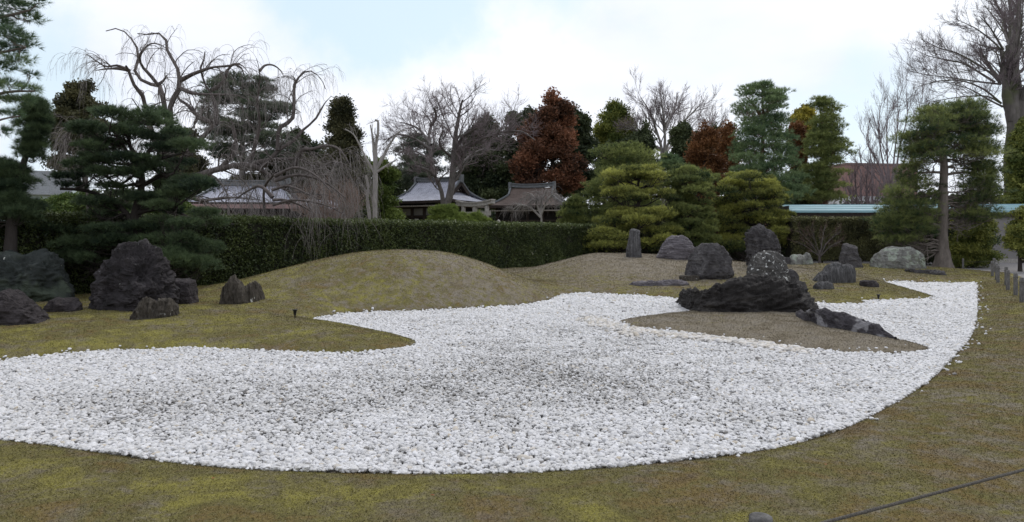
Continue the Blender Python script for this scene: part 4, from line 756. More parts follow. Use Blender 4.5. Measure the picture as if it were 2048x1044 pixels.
# ------------------------------------------------------------------ weeping cherry and other leafless trees
LIMBS_CH = [(12, .75, [(352, 600), (350, 480), (346, 400), (340, 335), (338, 300)]),
 (7, .3, [(338, 330), (305, 270), (292, 219), (284, 189), (270, 174), (257, 140), (252, 132)]), (4.5, .12, [(257, 141), (245, 137), (212, 138), (191, 141)]), (3, .2, [(257, 140), (235, 131), (212, 133), (190, 120), (172, 107)]),
 (6, .12, [(338, 320), (335, 250), (324, 189), (316, 169), (294, 167), (270, 145), (278, 107), (262, 77), (250, 64), (232, 57), (212, 62)]), (4, .2, [(316, 169), (326, 162), (334, 150)]),
 (3.5, .12, [(318, 172), (300, 150), (284, 132), (280, 110), (300, 88), (322, 90), (335, 100)]), (7, .12, [(340, 320), (342, 260), (341, 207), (357, 184), (358, 152), (353, 132), (335, 102), (334, 85), (322, 67), (300, 69), (275, 67)]),
 (4.5, .12, [(358, 162), (378, 152), (394, 145), (424, 135), (456, 132), (474, 127), (488, 134), (499, 148)]), (4, .12, [(358, 175), (385, 186), (424, 189), (470, 190), (500, 200)]),
 (6, .2, [(345, 345), (380, 300), (431, 242), (424, 189), (411, 170), (401, 132), (414, 110), (410, 103)]), (5, .12, [(424, 180), (444, 167), (456, 140), (466, 130), (482, 135), (490, 155)]), (6, .15, [(431, 248), (399, 234), (375, 210), (359, 199), (350, 178)]),
 (8, .15, [(348, 380), (400, 352), (450, 335), (500, 330), (541, 352), (568, 380), (610, 385), (644, 390)]), (5.5, .12, [(470, 333), (520, 335), (560, 298), (587, 282), (605, 261), (631, 238), (647, 210), (663, 192), (677, 203)]),
 (4.5, .12, [(555, 300), (556, 265), (566, 250), (585, 238), (588, 200), (589, 169), (604, 148), (619, 141), (640, 155), (651, 178)]), (3, .15, [(589, 175), (590, 160), (586, 152)]), (4, .12, [(500, 330), (519, 250), (515, 210), (519, 162), (519, 141), (513, 117)]),
 (3, .12, [(519, 142), (530, 131), (545, 130), (560, 140), (569, 157)]), (5, .12, [(590, 330), (605, 300), (625, 298), (654, 291), (680, 300), (700, 330)]), (6, .15, [(440, 340), (470, 300), (466, 250), (455, 232)]), (4, .12, [(568, 375), (620, 350), (660, 325), (690, 330), (705, 360)]),
 (5, .12, [(352, 380), (400, 400), (460, 395), (520, 400)]), (5, .12, [(346, 370), (300, 330), (250, 300), (190, 285), (150, 290)]), (5, .12, [(500, 330), (540, 320), (600, 320), (640, 345), (670, 380)])]
bare('weeping_cherry', 'gnarled leafless weeping cherry with drooping twigs spilling over the hedge', 'cherry tree', 24.5, LIMBS_CH, B_CHERRY, B_TWIG,
     [dict(n=15, t0=.2, lenf=1, abslen=1.5, ang=.9, trop=(0, -.12, -1.5), wig=.14, k=8, rf=.36, lent=.1, rmin=.005, sides=5, up0=.35, zcut=(3.2, 5.6, .75), zkeep=(3.4, 5.2, .5)),
      dict(n=9, t0=.1, lenf=1, abslen=1.5, ang=.7, trop=(0, -.05, -3.2), wig=.07, k=8, rf=.5, lent=.1, rmin=.0042, sides=3, up0=0, zcut=(3.4, 6.0, .6), zkeep=(3.6, 5.6, .5)),
      dict(n=3, t0=.3, lenf=1, abslen=1.0, zcut=(3.4, 6.0, .5), ang=.5, trop=(0, 0, -3.6), wig=.06, k=6, rf=.7, lent=.1, rmin=.0034, sides=3)], spreadd=2.0, rough=.3)

# curtain of twigs over the hedge belongs to a second lower cherry limb system
def L(*p): return list(p)
hang = [(4, .5, L((535, 520, 3.2), (530, 440, 3.1), (528, 380, 2.6), (545, 352, 1.2), (552, 345, .5))), (4, .3, L((545, 395), (520, 372), (490, 385), (470, 400))), (3, .3, L((545, 380), (575, 372), (610, 385), (640, 400))), (3, .3, L((545, 400), (570, 400), (600, 410), (625, 425))), (3, .3, L((545, 410), (590, 400), (650, 410), (690, 430))), (4, .3, L((550, 360), (600, 350), (650, 365), (690, 395))), (3.5, .3, L((550, 352), (590, 335), (630, 350), (665, 385)))]
bare('weeping_cherry', 'smaller weeping cherry whose bare hanging twigs cover the face of the hedge', 'cherry tree', 21.0, hang, B_CHERRY, B_TWIG,
     [dict(n=5, t0=.3, lenf=1, abslen=1.2, ang=.9, trop=(0, -.3, -1.6), wig=.12, k=7, rf=.45, lent=.1, rmin=.005, sides=4, up0=.2),
      dict(n=5, t0=.2, lenf=1, abslen=1.25, ang=.7, trop=(0, -.05, -2.4), wig=.10, k=8, rf=.5, lent=.1, rmin=.0036, sides=3)], spreadd=.6)
leftw = [(4, .5, L((178, 500), (175, 400), (170, 330), (160, 295))), (3, .3, L((168, 320), (150, 285), (130, 290), (115, 310))), (3, .3, L((165, 300), (180, 275), (200, 285), (215, 310))), (3, .3, L((165, 300), (160, 265), (140, 262), (125, 285)))]
bare('weeping_cherry', 'small grey weeping cherry left of the black pine', 'cherry tree', 21, leftw, B_CHERRY, B_TWIG,
     [dict(n=9, t0=.3, lenf=1, abslen=.9, ang=.8, trop=(0, 0, -1.8), wig=.12, k=7, rf=.45, lent=.1, rmin=.005, sides=4, up0=.2),
      dict(n=9, t0=.2, lenf=1, abslen=.9, ang=.6, trop=(0, 0, -3.0), wig=.08, k=7, rf=.5, lent=.1, rmin=.0036, sides=3)], spreadd=.8)

UP = lambda z: (0, 0, z)
bare('bare_tree', 'pale pollarded leafless tree with a straight trunk behind the hedge', 'bare tree', 30, [(6, .7, L((751, 470), (750, 400), (751, 340), (750, 300))), (3.6, .5, L((750, 330), (752, 290), (756, 265), (756, 242), (750, 240))), (4, .3, L((751, 325), (746, 280), (741, 250))),
      (3.5, .3, L((752, 340), (768, 310), (785, 280), (800, 262), (812, 262))), (3, .3, L((752, 345), (775, 330), (795, 318))), (3, .3, L((749, 345), (735, 322), (724, 300), (708, 270), (690, 258))), (4, .5, L((742, 450), (735, 400), (736, 375), (732, 350)))],
     B_PALE, B_TWIG, [dict(n=5, t0=.3, lenf=.35, ang=.7, trop=UP(.5), wig=.2, k=6, rf=.4, rmin=.008, sides=4), dict(n=4, lenf=.6, ang=.7, trop=UP(.3), wig=.2, k=5, rf=.6, rmin=.006, sides=3)])
bare('bare_tree', 'double-trunked leafless tree in front of the tiled temple roof', 'bare tree', 44, [(10, .8, L((888, 470), (886, 430), (890, 405))), (5.5, .4, L((888, 412), (882, 380), (868, 350), (850, 338), (830, 332))), (4.5, .3, L((866, 350), (862, 310), (858, 270), (862, 245), (845, 222))),
      (8, .25, L((892, 410), (902, 380), (906, 340), (908, 300), (912, 262), (920, 220), (925, 200))), (4, .3, L((906, 310), (925, 275), (950, 258), (975, 250))), (3, .3, L((862, 290), (840, 260), (815, 248), (800, 245))), (2.5, .3, L((870, 340), (845, 310), (815, 300), (790, 312))), (3, .3, L((908, 320), (880, 290), (885, 262))), (3.5, .25, L((907, 330), (945, 290), (990, 268), (1040, 262), (1070, 280))), (3, .25, L((862, 300), (825, 275), (790, 270), (765, 290))), (3, .3, L((904, 350), (930, 320), (960, 300), (990, 300))), (4, .3, L((862, 250), (872, 235), (868, 215)))],
     B_GREY, B_PURPLE, [dict(n=12, t0=.2, lenf=.5, ang=.75, trop=UP(.7), wig=.16, k=7, rf=.42, rmin=.014, sides=4), dict(n=10, t0=.2, lenf=.62, ang=.75, trop=UP(.5), wig=.18, k=6, rf=.5, rmin=.009, sides=3), dict(n=7, t0=.2, lenf=.62, ang=.7, trop=UP(.3), wig=.2, k=5, rf=.55, rmin=.006, sides=3)], spreadd=4)
bare('bare_tree', 'pale leafless zelkova with a fan-shaped top behind the clipped pines', 'bare tree', 66, [(6, .7, L((1328, 470), (1326, 360), (1325, 310))), (3.6, .25, L((1325, 330), (1322, 290), (1312, 260), (1300, 225), (1285, 200))), (3.6, .25, L((1326, 320), (1330, 280), (1328, 240), (1322, 200))), (3.2, .25, L((1327, 315), (1340, 280), (1362, 250), (1385, 225), (1400, 210))),
      (3.2, .25, L((1327, 310), (1345, 290), (1375, 275), (1405, 265))), (4, .3, L((1320, 300), (1300, 285), (1280, 270), (1262, 250))), (4, .25, L((1329, 260), (1345, 225), (1355, 198))), (4, .3, L((1330, 380), (1300, 365), (1270, 352), (1255, 352)))],
     B_PALE, B_PURPLE, [dict(n=13, t0=.25, lenf=.55, ang=.5, trop=UP(.5), wig=.12, k=7, rf=.45, rmin=.016, sides=4), dict(n=10, t0=.25, lenf=.6, ang=.55, trop=UP(.5), wig=.14, k=6, rf=.55, rmin=.012, sides=3), dict(n=6, t0=.25, lenf=.6, ang=.5, trop=UP(.4), wig=.15, k=5, rf=.6, rmin=.009, sides=3)], spreadd=6)
bare('bare_tree', 'small leafless treetop beside the fan-shaped zelkova', 'bare tree', 78, [(5, .5, L((1425, 470), (1425, 330), (1425, 290))), (4, .3, L((1425, 300), (1420, 265), (1405, 240))), (4, .3, L((1425, 300), (1435, 265), (1445, 240))), (4, .3, L((1425, 300), (1426, 260), (1425, 235)))],
     B_PALE, B_PURPLE, [dict(n=8, t0=.2, lenf=.6, ang=.5, trop=UP(.6), wig=.12, k=6, rf=.5, rmin=.016, sides=3), dict(n=8, t0=.2, lenf=.6, ang=.5, trop=UP(.5), wig=.12, k=5, rf=.6, rmin=.011, sides=3)], spreadd=3)
bg = [(8, .6, L((1790, 470), (1778, 420), (1785, 380), (1790, 340)))]
for a, b_, c_ in ((1738, 250, 320), (1760, 210, 330), (1775, 190, 340), (1795, 178, 320), (1812, 172, 300), (1835, 180, 310), (1855, 200, 320), (1745, 290, 345), (1872, 225, 330), (1727, 300, 350)):
    bg.append((2.2, .2, L((1785 + (a - 1785) * .15, 385), (1785 + (a - 1790) * .6, c_), (a + (a - 1790) * .08, (b_ + c_) / 2), (a, b_))))
bare('bare_tree', 'tall spray of upright leafless branches left of the wide open pine', 'bare tree', 62, bg, B_PURPLE, B_PURPLE, [dict(n=12, t0=.3, lenf=.4, ang=.45, trop=UP(1.2), wig=.08, k=7, rf=.45, rmin=.013, sides=4), dict(n=8, t0=.2, lenf=.6, ang=.4, trop=UP(1.1), wig=.1, k=5, rf=.55, rmin=.009, sides=3), dict(n=3, t0=.2, lenf=.6, ang=.4, trop=UP(1.), wig=.1, k=4, rf=.6, rmin=.007, sides=3)], spreadd=5)
thk = [(3, .6, L((1735, 470), (1735, 440), (1735, 400)))]
for a, b_ in ((1702, 345), (1712, 330), (1722, 338), (1733, 325), (1745, 335), (1757, 342), (1768, 350), (1696, 375), (1780, 360)): thk.append((2.5, .3, L((1735 + (a - 1735) * .7, 440), (a, (b_ + 430) / 2), (a + rng.normal(0, 3), b_))))
bare('bare_shrub', 'purplish thicket of bare stems in front of the pinkish building', 'shrub', 55, thk, B_PURPLE, B_PURPLE, [dict(n=10, t0=.1, lenf=.45, ang=.45, trop=UP(.9), wig=.1, k=6, rf=.5, rmin=.012, sides=3), dict(n=9, t0=.1, lenf=.6, ang=.5, trop=UP(.8), wig=.12, k=5, rf=.6, rmin=.009, sides=3)], spreadd=3)
Z = lambda *p: [(1800 + x / 4.746, y / 4.746) for x, y in p]
zl = [(29, .22, [(2034, 520), (2033, 400), (2032, 300), (2030, 235), (2026, 180), (2022, 130), (2018, 90)]), (12, .2, [(2026, 240), (2008, 150), (2006, 118), (2001, 100)]), (15, .2, [(2030, 250), (2028, 150), (2030, 100), (2036, 50), (2040, -20)]), (15, .3, [(2036, 280), (2050, 200), (2075, 150), (2110, 110)])]
for r, pts in ((8, [(960, 800), (870, 700), (650, 560), (500, 490), (380, 460), (200, 370)]), (7, [(900, 780), (740, 680), (600, 600), (300, 540), (180, 490)]), (6, [(960, 800), (700, 770), (500, 740), (250, 710), (90, 670)]), (6, [(960, 980), (800, 850), (600, 770), (400, 765), (240, 800), (120, 840)]),
      (6, [(970, 1010), (850, 950), (650, 840), (490, 800)]), (5, [(960, 980), (800, 910), (500, 930), (220, 985)]), (8, [(1040, 560), (950, 470), (800, 440), (680, 390)]), (7, [(1000, 560), (920, 430), (750, 290), (640, 230), (530, 180)]), (7, [(980, 470), (860, 270), (750, 150)]),
      (7, [(1040, 430), (980, 290), (900, 170), (800, 50)]), (7, [(1060, 420), (1065, 250), (1060, 100), (1030, -50)]), (8, [(1100, 500), (1150, 250), (1170, -20)]), (7, [(1090, 600), (1180, 440), (1260, 330), (1300, 150)]), (6, [(1100, 420), (1120, 200), (1120, 50), (1150, -90)]), (5, [(950, 700), (860, 600), (760, 540), (620, 520)]), (6, [(1130, 900), (1200, 800), (1300, 700), (1420, 640)])):
    zl.append((r * .34, .2, Z(*pts)))
bare('zelkova_tree', 'huge leafless zelkova with a massive mossy trunk at the right edge', 'bare tree', 47, zl, B_BIG, B_PURPLE, [dict(n=14, t0=.2, lenf=.42, ang=.7, trop=UP(.9), wig=.13, k=7, rf=.42, rmin=.014, sides=4), dict(n=10, t0=.2, lenf=.55, ang=.65, trop=UP(.6), wig=.15, k=6, rf=.5, rmin=.009, sides=3), dict(n=5, t0=.2, lenf=.6, ang=.6, trop=UP(.4), wig=.16, k=5, rf=.6, rmin=.006, sides=3)], spreadd=6)
sh = [(3, .6, L((668, 475), (668, 450), (668, 430)))]
for k in range(22): a = 600 + k * 5.5; sh.append((2, .3, L((668 + (a - 668) * .5, 455), (a, 410), (a + rng.normal(0, 8), 372 + abs(a - 660) * .25))))
bare('bare_shrub', 'wide reddish-brown twiggy shrub behind the hedge under the weeping cherry', 'shrub', 27.5, sh, bark('bark_shrub', (.15, .09, .07), (.27, .19, .15)), bark('twig_shrub', (.17, .11, .085), (.30, .21, .17)), [dict(n=8, t0=.1, lenf=.5, ang=.5, trop=UP(.6), wig=.15, k=6, rf=.5, rmin=.006, sides=3), dict(n=10, t0=.1, lenf=.6, ang=.6, trop=UP(.3), wig=.18, k=5, rf=.6, rmin=.004, sides=3)], spreadd=1.5)
wp = [(3, .6, L((1085, 480), (1083, 440), (1080, 415))), (2.5, .3, L((1082, 430), (1070, 400), (1062, 388), (1050, 400))), (2.5, .3, L((1082, 430), (1095, 400), (1110, 388), (1125, 398))), (2.5, .3, L((1082, 425), (1084, 400), (1092, 390), (1105, 405))), (2.5, .3, L((1082, 435), (1060, 415), (1040, 410), (1025, 420)))]
bare('weeping_cherry', 'low mushroom of bare weeping twigs before the bark-roofed shrine', 'cherry tree', 42, wp, B_PALE, B_TWIG, [dict(n=14, t0=.2, lenf=1, abslen=1.0, ang=.9, trop=(0, 0, -1.2), wig=.15, k=6, rf=.5, rmin=.009, sides=4, up0=.3), dict(n=9, t0=.2, lenf=1, abslen=.85, ang=.7, trop=(0, 0, -2.6), wig=.1, k=6, rf=.6, rmin=.006, sides=3)], spreadd=1)
mp = \
     [(3, .7, L((1640, 530), (1639, 515), (1640, 500)))] + [(1.3, .3, L((1640, 514), a, b_)) for a, b_ in (((1620, 485), (1598, 462)), ((1630, 480), (1622, 452)), ((1645, 478), (1650, 450)), ((1655, 485), (1682, 462)), ((1662, 492), (1690, 480)), ((1615, 495), (1592, 482)))]
bare('maple_sapling', 'small leafless maple with reddish twigs before the olive hedge', 'bare tree', 35, mp, B_CHERRY, bark('twig_maple', (.07, .045, .042), (.16, .10, .09)), [dict(n=8, t0=.2, lenf=.5, ang=.6, trop=UP(.5), wig=.12, k=6, rf=.5, rmin=.007, sides=3), dict(n=7, t0=.2, lenf=.6, ang=.6, trop=UP(.4), wig=.14, k=5, rf=.6, rmin=.005, sides=3)], spreadd=.8)

# ------------------------------------------------------------------ evergreens behind
BT = 'trees beyond the hedge'
def ev(label, kind, d, outline, npad, rx, ry, n, leafm, barkm=B_DARK, trunk_x=None, tr=7, nl=.3, nw=.012, nk=10, seed=1, cat='evergreen tree', name='evergreen_tree', shell=.35, **kw):
    o = sorted(outline); tx = trunk_x or (o[0][1] + o[0][2]) / 2; top = o[0][0]
    pads = auto_pads(outline, npad, rx, ry, seed, .85, shell, d)
    return tree(name, label, cat, kind, d, [(tx, 500), (tx, 430), (tx, (top * .55 + 430 * .45)), (tx, top + 8)], [tr, tr * .8, tr * .5, tr * .15], pads, n, leafm, barkm, nl=nl, nw=nw, nk=nk, group=BT, bottom=0, twigs=kw.pop('twigs', 1), **kw)
ev('round-headed dark brownish evergreen left of the weeping cherry', 'leaf', 36, [(170, 150, 188), (182, 128, 204), (205, 112, 210), (240, 104, 212), (280, 100, 208), (340, 96, 205)], 46, 20, 10, 5200, L_CYP, nl=.17, nw=.10, nk=7, seed=21, shell=.25)
ev('grey-green pine in flat layers behind the weeping cherry', 'needle', 46, [(155, 420, 530), (170, 400, 556), (195, 392, 575), (222, 395, 590), (250, 400, 596), (290, 400, 600), (330, 410, 600)], 84, 32, 7, 13000, L_GREYPINE, B_GREY, trunk_x=485, tr=9, nl=.25, nw=.011, nk=12, seed=22, cat='pine tree', name='pine_tree', twigs=2, rb=.03, base=.5)
ev('brown-green cypress with two lobed tops right of the weeping cherry', 'frond', 42, [(205, 672, 698), (222, 664, 706), (245, 655, 706), (270, 650, 715), (300, 640, 722), (330, 640, 728), (370, 636, 730), (400, 636, 730)], 60, 17, 12, 7500, L_CYP, nl=.17, nw=.085, nk=7, seed=23, up=.5, shell=.25, name='cypress_tree', cat='cypress')
ev('dark green cloud of evergreen foliage low behind the weeping cherry', 'leaf', 48, [(320, 560, 660), (345, 500, 700), (375, 420, 700), (420, 400, 700)], 70, 26, 11, 9500, L_CYP, nl=.2, nw=.12, nk=7, seed=24)
ev('yellow-green bamboo-like bush behind the pale pollarded tree', 'leaf', 46, [(322, 716, 752), (335, 705, 795), (360, 700, 800), (400, 690, 806), (440, 690, 806)], 50, 17, 10, 6500, L_GREEN, nl=.16, nw=.08, nk=8, seed=25, name='evergreen_shrub', cat='shrub')
ev('dark pine behind the left part of the double-trunked bare tree', 'needle', 60, [(275, 800, 850), (290, 795, 880), (315, 790, 900), (345, 800, 905), (375, 805, 900)], 44, 24, 8, 5200, L_GREYPINE, B_GREY, nl=.3, nw=.014, nk=11, seed=26, cat='pine tree', name='pine_tree')
ev('dark dense evergreen between the tiled temple and the bark-roofed shrine', 'leaf', 58, [(240, 968, 985), (262, 935, 1000), (290, 915, 1010), (320, 912, 1016), (350, 920, 1020), (385, 925, 1030), (410, 920, 1030)], 70, 20, 12, 9000, L_DARK, nl=.24, nw=.14, nk=7, seed=27, shell=.25)
ev('tall dark green evergreen left of the bronze cryptomeria', 'leaf', 64, [(222, 1046, 1062), (236, 1016, 1072), (255, 1006, 1080), (290, 1005, 1085), (330, 1010, 1085), (380, 1010, 1085)], 50, 18, 12, 6000, L_DARK, nl=.26, nw=.15, nk=7, seed=28, base=.6)
ev('great bronze-brown cryptomeria behind the bark-roofed shrine', 'frond', 56, [(187, 1102, 1108), (200, 1094, 1118), (216, 1078, 1128), (240, 1062, 1142), (265, 1052, 1150), (290, 1040, 1158), (315, 1030, 1164), (345, 1028, 1166), (375, 1030, 1166)], 62, 15, 8, 8200, L_BRONZE, B_DARK, nl=.25, nw=.13, nk=7, seed=29, name='cryptomeria_tree', cat='conifer', up=.4, shell=.3, padtint=.24, base=.5)
ev('black-green conifer hugging the right side of the bronze cryptomeria', 'leaf', 60, [(228, 1142, 1160), (245, 1126, 1180), (270, 1130, 1186), (300, 1135, 1190), (340, 1120, 1195), (390, 1110, 1200)], 56, 18, 12, 7500, L_DARK, nl=.25, nw=.14, nk=7, seed=30, shell=.25)
ev('gold-tipped narrow conifer between the bronze cryptomeria and the zelkova', 'frond', 66, [(208, 1224, 1232), (220, 1212, 1246), (240, 1200, 1262), (265, 1192, 1275), (300, 1185, 1285)], 40, 16, 10, 4600, L_SHRUB, nl=.24, nw=.11, nk=7, seed=31, name='conifer_tree', cat='conifer', base=.25, padtint=.25)
ev('dark evergreen with a pointed top under the fan-shaped zelkova', 'leaf', 62, [(255, 1288, 1296), (272, 1276, 1304), (300, 1200, 1310), (330, 1190, 1320), (370, 1190, 1330)], 50, 20, 12, 6500, L_DARK, nl=.25, nw=.14, nk=7, seed=32)
ev('rounded dark glossy evergreen between the zelkova and the rust-red conifer', 'leaf', 58, [(255, 1355, 1385), (270, 1340, 1400), (300, 1332, 1410), (340, 1330, 1410), (380, 1330, 1400)], 40, 18, 12, 6000, L_DARK, nl=.22, nw=.13, nk=7, seed=33, base=.6)
ev('upright rust-red conifer behind the clipped pines', 'frond', 50, [(255, 1405, 1412), (268, 1394, 1424), (290, 1382, 1436), (320, 1375, 1442), (350, 1378, 1446), (400, 1385, 1450), (470, 1385, 1445)], 46, 12, 8, 6500, L_BRONZE2, nl=.2, nw=.09, nk=7, seed=34, name='cryptomeria_tree', cat='conifer', up=.6, base=.45)
ev('thin rust-red conifer top just left of the tallest pine', 'frond', 56, [(252, 1450, 1462), (270, 1440, 1472), (300, 1438, 1476), (340, 1438, 1470)], 22, 13, 10, 2600, L_BRONZE2, nl=.21, nw=.1, nk=7, seed=35, name='cryptomeria_tree', cat='conifer', up=.6)
ev('dark conifer between the two rust-red conifers', 'leaf', 60, [(262, 1422, 1440), (285, 1412, 1450), (330, 1410, 1455), (380, 1410, 1460)], 26, 15, 11, 3000, L_DARK, nl=.25, nw=.14, nk=7, seed=36)
tall = auto_pads([(168, 1490, 1555), (180, 1475, 1575), (200, 1468, 1582), (225, 1468, 1580)], 34, 22, 7, 41, .85, .3, 47) + auto_pads([(230, 1465, 1575), (265, 1468, 1590), (300, 1465, 1595), (340, 1455, 1605), (380, 1450, 1612), (420, 1455, 1600)], 84, 32, 9, 42, .85, .35, 47)
tree('pine_tree', 'tallest open-crowned pine of the right half with a reddish trunk', 'pine tree', 'needle', 47, [(1528, 520), (1526, 420), (1524, 330), (1527, 250), (1524, 185)], [7, 6, 5, 3.5, 1.5], tall, 14500, L_RPINE, B_RED, nl=.24, nw=.0095, nk=12, spread=.5, bottom=0, rb=.03, twigs=2, limbs=[(4, (1527, 240), (1510, 215), (1495, 195)), (4, (1527, 235), (1545, 210), (1565, 195))], base=.52, padtint=.16, topyel=.12)
t18 = auto_pads([(198, 1632, 1678), (212, 1620, 1688), (225, 1625, 1685)], 14, 18, 7, 43, .85, .3, 50) + auto_pads([(235, 1625, 1688), (260, 1612, 1692), (300, 1606, 1696), (340, 1605, 1700), (370, 1608, 1700), (402, 1606, 1706)], 74, 26, 8, 44, .85, .35, 50)
tree('pine_tree', 'narrow olive pine with stacked tiers right of the tallest pine', 'pine tree', 'needle', 50, [(1652, 520), (1650, 400), (1651, 300), (1654, 215)], [6, 5, 3.5, 1.5], t18, 10500, L_OLIVE, B_RED, nl=.24, nw=.01, nk=12, spread=.5, bottom=0, rb=.03, twigs=2, base=.58, padtint=.14, topyel=.2)
ev('golden-yellow broadleaf tree top between the two tall pines', 'leaf', 58, [(219, 1598, 1625), (228, 1590, 1635), (250, 1586, 1632), (285, 1588, 1625)], 22, 15, 9, 3800, L_GOLD, nl=.17, nw=.1, nk=8, seed=45)
ev('slim rust-orange conifer between the two tall pines', 'frond', 53, [(250, 1588, 1602), (270, 1582, 1608), (310, 1580, 1612), (345, 1590, 1612), (380, 1590, 1612)], 24, 12, 10, 2600, L_BRONZE2, nl=.2, nw=.09, nk=7, seed=46, name='cryptomeria_tree', cat='conifer')
ev('dark green broad evergreen low between the two tall pines', 'leaf', 52, [(340, 1585, 1612), (370, 1580, 1620), (410, 1560, 1640)], 20, 18, 11, 2600, L_DARK, nl=.2, nw=.12, nk=7, seed=47, base=.65)
ev('ivy-clad undergrowth climbing the foot of the huge zelkova', 'leaf', 44, [(250, 2030, 2062), (290, 2015, 2080), (330, 2012, 2090), (380, 2005, 2100), (410, 1995, 2100)], 36, 18, 13, 4200, L_SHRUB, nl=.15, nw=.09, nk=8, seed=48, name='evergreen_shrub', cat='shrub', base=.2)
GP = 'low clipped pines beyond the hedge'
for k, (lab, o_, n) in enumerate((('low domed green pine in front of the tiled temple, the tallest of three', [(415, 872, 905), (425, 858, 922), (445, 850, 930)], 2400), ('low green pine dome left of the stone torii post', [(430, 905, 930), (437, 896, 942), (450, 890, 950)], 1700), ('low green pine dome right of the stone torii post', [(430, 945, 965), (437, 938, 975), (450, 930, 980)], 1700))):
    tree('pine_tree', lab, 'pine tree', 'needle', 39 + k * .6, [((o_[0][1] + o_[0][2]) / 2, 500), ((o_[0][1] + o_[0][2]) / 2, 445), ((o_[0][1] + o_[0][2]) / 2, 425)], [4, 3, 2], auto_pads(o_, 16, 20, 7, 50 + k, .8, .4, 40), n, L_GREEN, B_DARK, nl=.16, nw=.012, nk=12, spread=.55, group=GP, bottom=0, twigs=1, base=.75)
tree('evergreen_shrub', 'rounded grey-green clipped bush left of the clipped pines', 'shrub', 'needle', 41, [(1150, 500), (1150, 440), (1150, 405)], [4, 3, 2], auto_pads([(396, 1138, 1162), (408, 1124, 1172), (430, 1116, 1178), (455, 1112, 1182)], 26, 20, 8, 55, .8, .4, 41), 4200, L_OLIVE, B_DARK, nl=.16, nw=.011, nk=12, spread=.6, bottom=0, twigs=1, base=.55)
def shrub(label, d, outline, npad, rx, ry, n, mat, nl, nw, seed, tx=None, **kw):
    tx = tx or (outline[0][1] + outline[0][2]) / 2; yb = outline[-1][0]
    return tree('evergreen_shrub', label, 'shrub', 'leaf', d, [(tx, yb + 6), (tx, yb - 15), (tx, outline[0][0] + 10)], [4, 3, 1.5], auto_pads(outline, npad, rx, ry, seed, .8, .35, d), n, mat, B_DARK, nl=nl, nw=nw, nk=7, twigs=2, **kw)
shrub('olive broadleaf shrub between the tall pine trunk and the grey wall', 33.5, [(432, 1925, 1965), (445, 1905, 1985), (470, 1895, 1996), (500, 1895, 1998), (528, 1898, 1994)], 44, 22, 11, 6500, L_SHRUB, .12, .06, 61, base=.28)
shrub('airy yellowish shrub with thin stems before the grey wall at the right edge', 30, [(418, 2030, 2070), (435, 2005, 2090), (460, 2000, 2100), (490, 2005, 2100), (512, 2020, 2100)], 34, 18, 8, 3400, L_SHRUB, .10, .055, 62, tx=2040, base=.45)
shrub('dark evergreen shrub behind the tall pine trunk under the eave', 36, [(425, 1850, 1905), (450, 1845, 1990), (500, 1850, 1990), (520, 1850, 1990)], 30, 24, 12, 4200, L_DARK, .12, .07, 63, base=.5)
shrub('low dark shrub at the foot of the broad pine behind the jagged black stone', 40.5, [(470, 1560, 1585), (490, 1440, 1590), (515, 1430, 1590)], 30, 24, 10, 4800, L_DARK, .11, .06, 64)
shrub('shaded evergreen shrub filling the space under the clipped pines', 41, [(462, 1190, 1420), (480, 1180, 1440), (505, 1180, 1440), (520, 1180, 1440)], 44, 26, 10, 7500, L_DARK, .11, .06, 65, tx=1300)
shrub('olive laurel bush standing above the hedge behind the black pine', 24, [(395, 100, 200), (415, 60, 230), (440, 40, 300)], 40, 22, 9, 5200, L_GREEN, .09, .05, 66, tx=150, base=.3)
shrub('broadleaf bush above the hedge right of the black pine trunk', 25, [(405, 300, 360), (425, 290, 400), (440, 290, 420)], 20, 20, 8, 2400, L_GREEN, .09, .05, 67, base=.35)
ev('dark evergreen filling the gap right of the layered grey-green pine', 'leaf', 50, [(268, 585, 632), (290, 572, 650), (330, 560, 655), (390, 560, 660)], 34, 17, 10, 4600, L_DARK, nl=.2, nw=.12, nk=7, seed=92, base=.55)
ev('dim brownish evergreen behind the trunk of the weeping cherry', 'leaf', 50, [(262, 330, 395), (290, 318, 410), (340, 310, 420), (400, 310, 425)], 40, 20, 10, 5200, L_CYP, nl=.2, nw=.12, nk=7, seed=93)
ev('pine top rising through the right twigs of the double-trunked bare tree', 'needle', 62, [(262, 940, 975), (280, 905, 985), (310, 890, 990), (350, 890, 990)], 26, 20, 8, 3600, L_GREYPINE, B_GREY, nl=.3, nw=.014, nk=11, seed=94, cat='pine tree', name='pine_tree')
ev('low dark evergreen behind the yellow-green bush', 'leaf', 56, [(345, 742, 800), (370, 735, 805), (420, 735, 805)], 20, 18, 10, 2600, L_DARK, nl=.22, nw=.13, nk=7, seed=95, base=.5)
ev('pale green low pine between the temple and the yellow-green bush', 'needle', 58, [(330, 806, 850), (350, 795, 870), (380, 790, 870)], 18, 18, 8, 2400, L_GREYPINE, B_GREY, nl=.3, nw=.014, nk=11, seed=96, cat='pine tree', name='pine_tree', base=.6)
# far belt of woodland
def woods():
    S = Soup(); n = 30000; X = rng.uniform(-75, 75, n); Y = 84 + rng.uniform(-4, 6, n) + 6 * np.abs(fbm2(X * .06, X * 0, 2, 1)); top = 5.0 + 2.0 * fbm2(X * .16, X * 0 + 3, 3, 2)
    Zz = top * rng.random(n) ** .8; leaves(S, np.stack([X, Y, Zz], -1), .6, .45, 5, .35 + .2 * fbm2(X * .3, Zz * .4, 2, 6) + rng.normal(0, .1, n), 1, 1.0)
    tag(S.build('woods', L_DARK, smooth=False), 'far belt of dark woodland closing the garden behind the buildings', 'woods', kind='stuff')
woods()

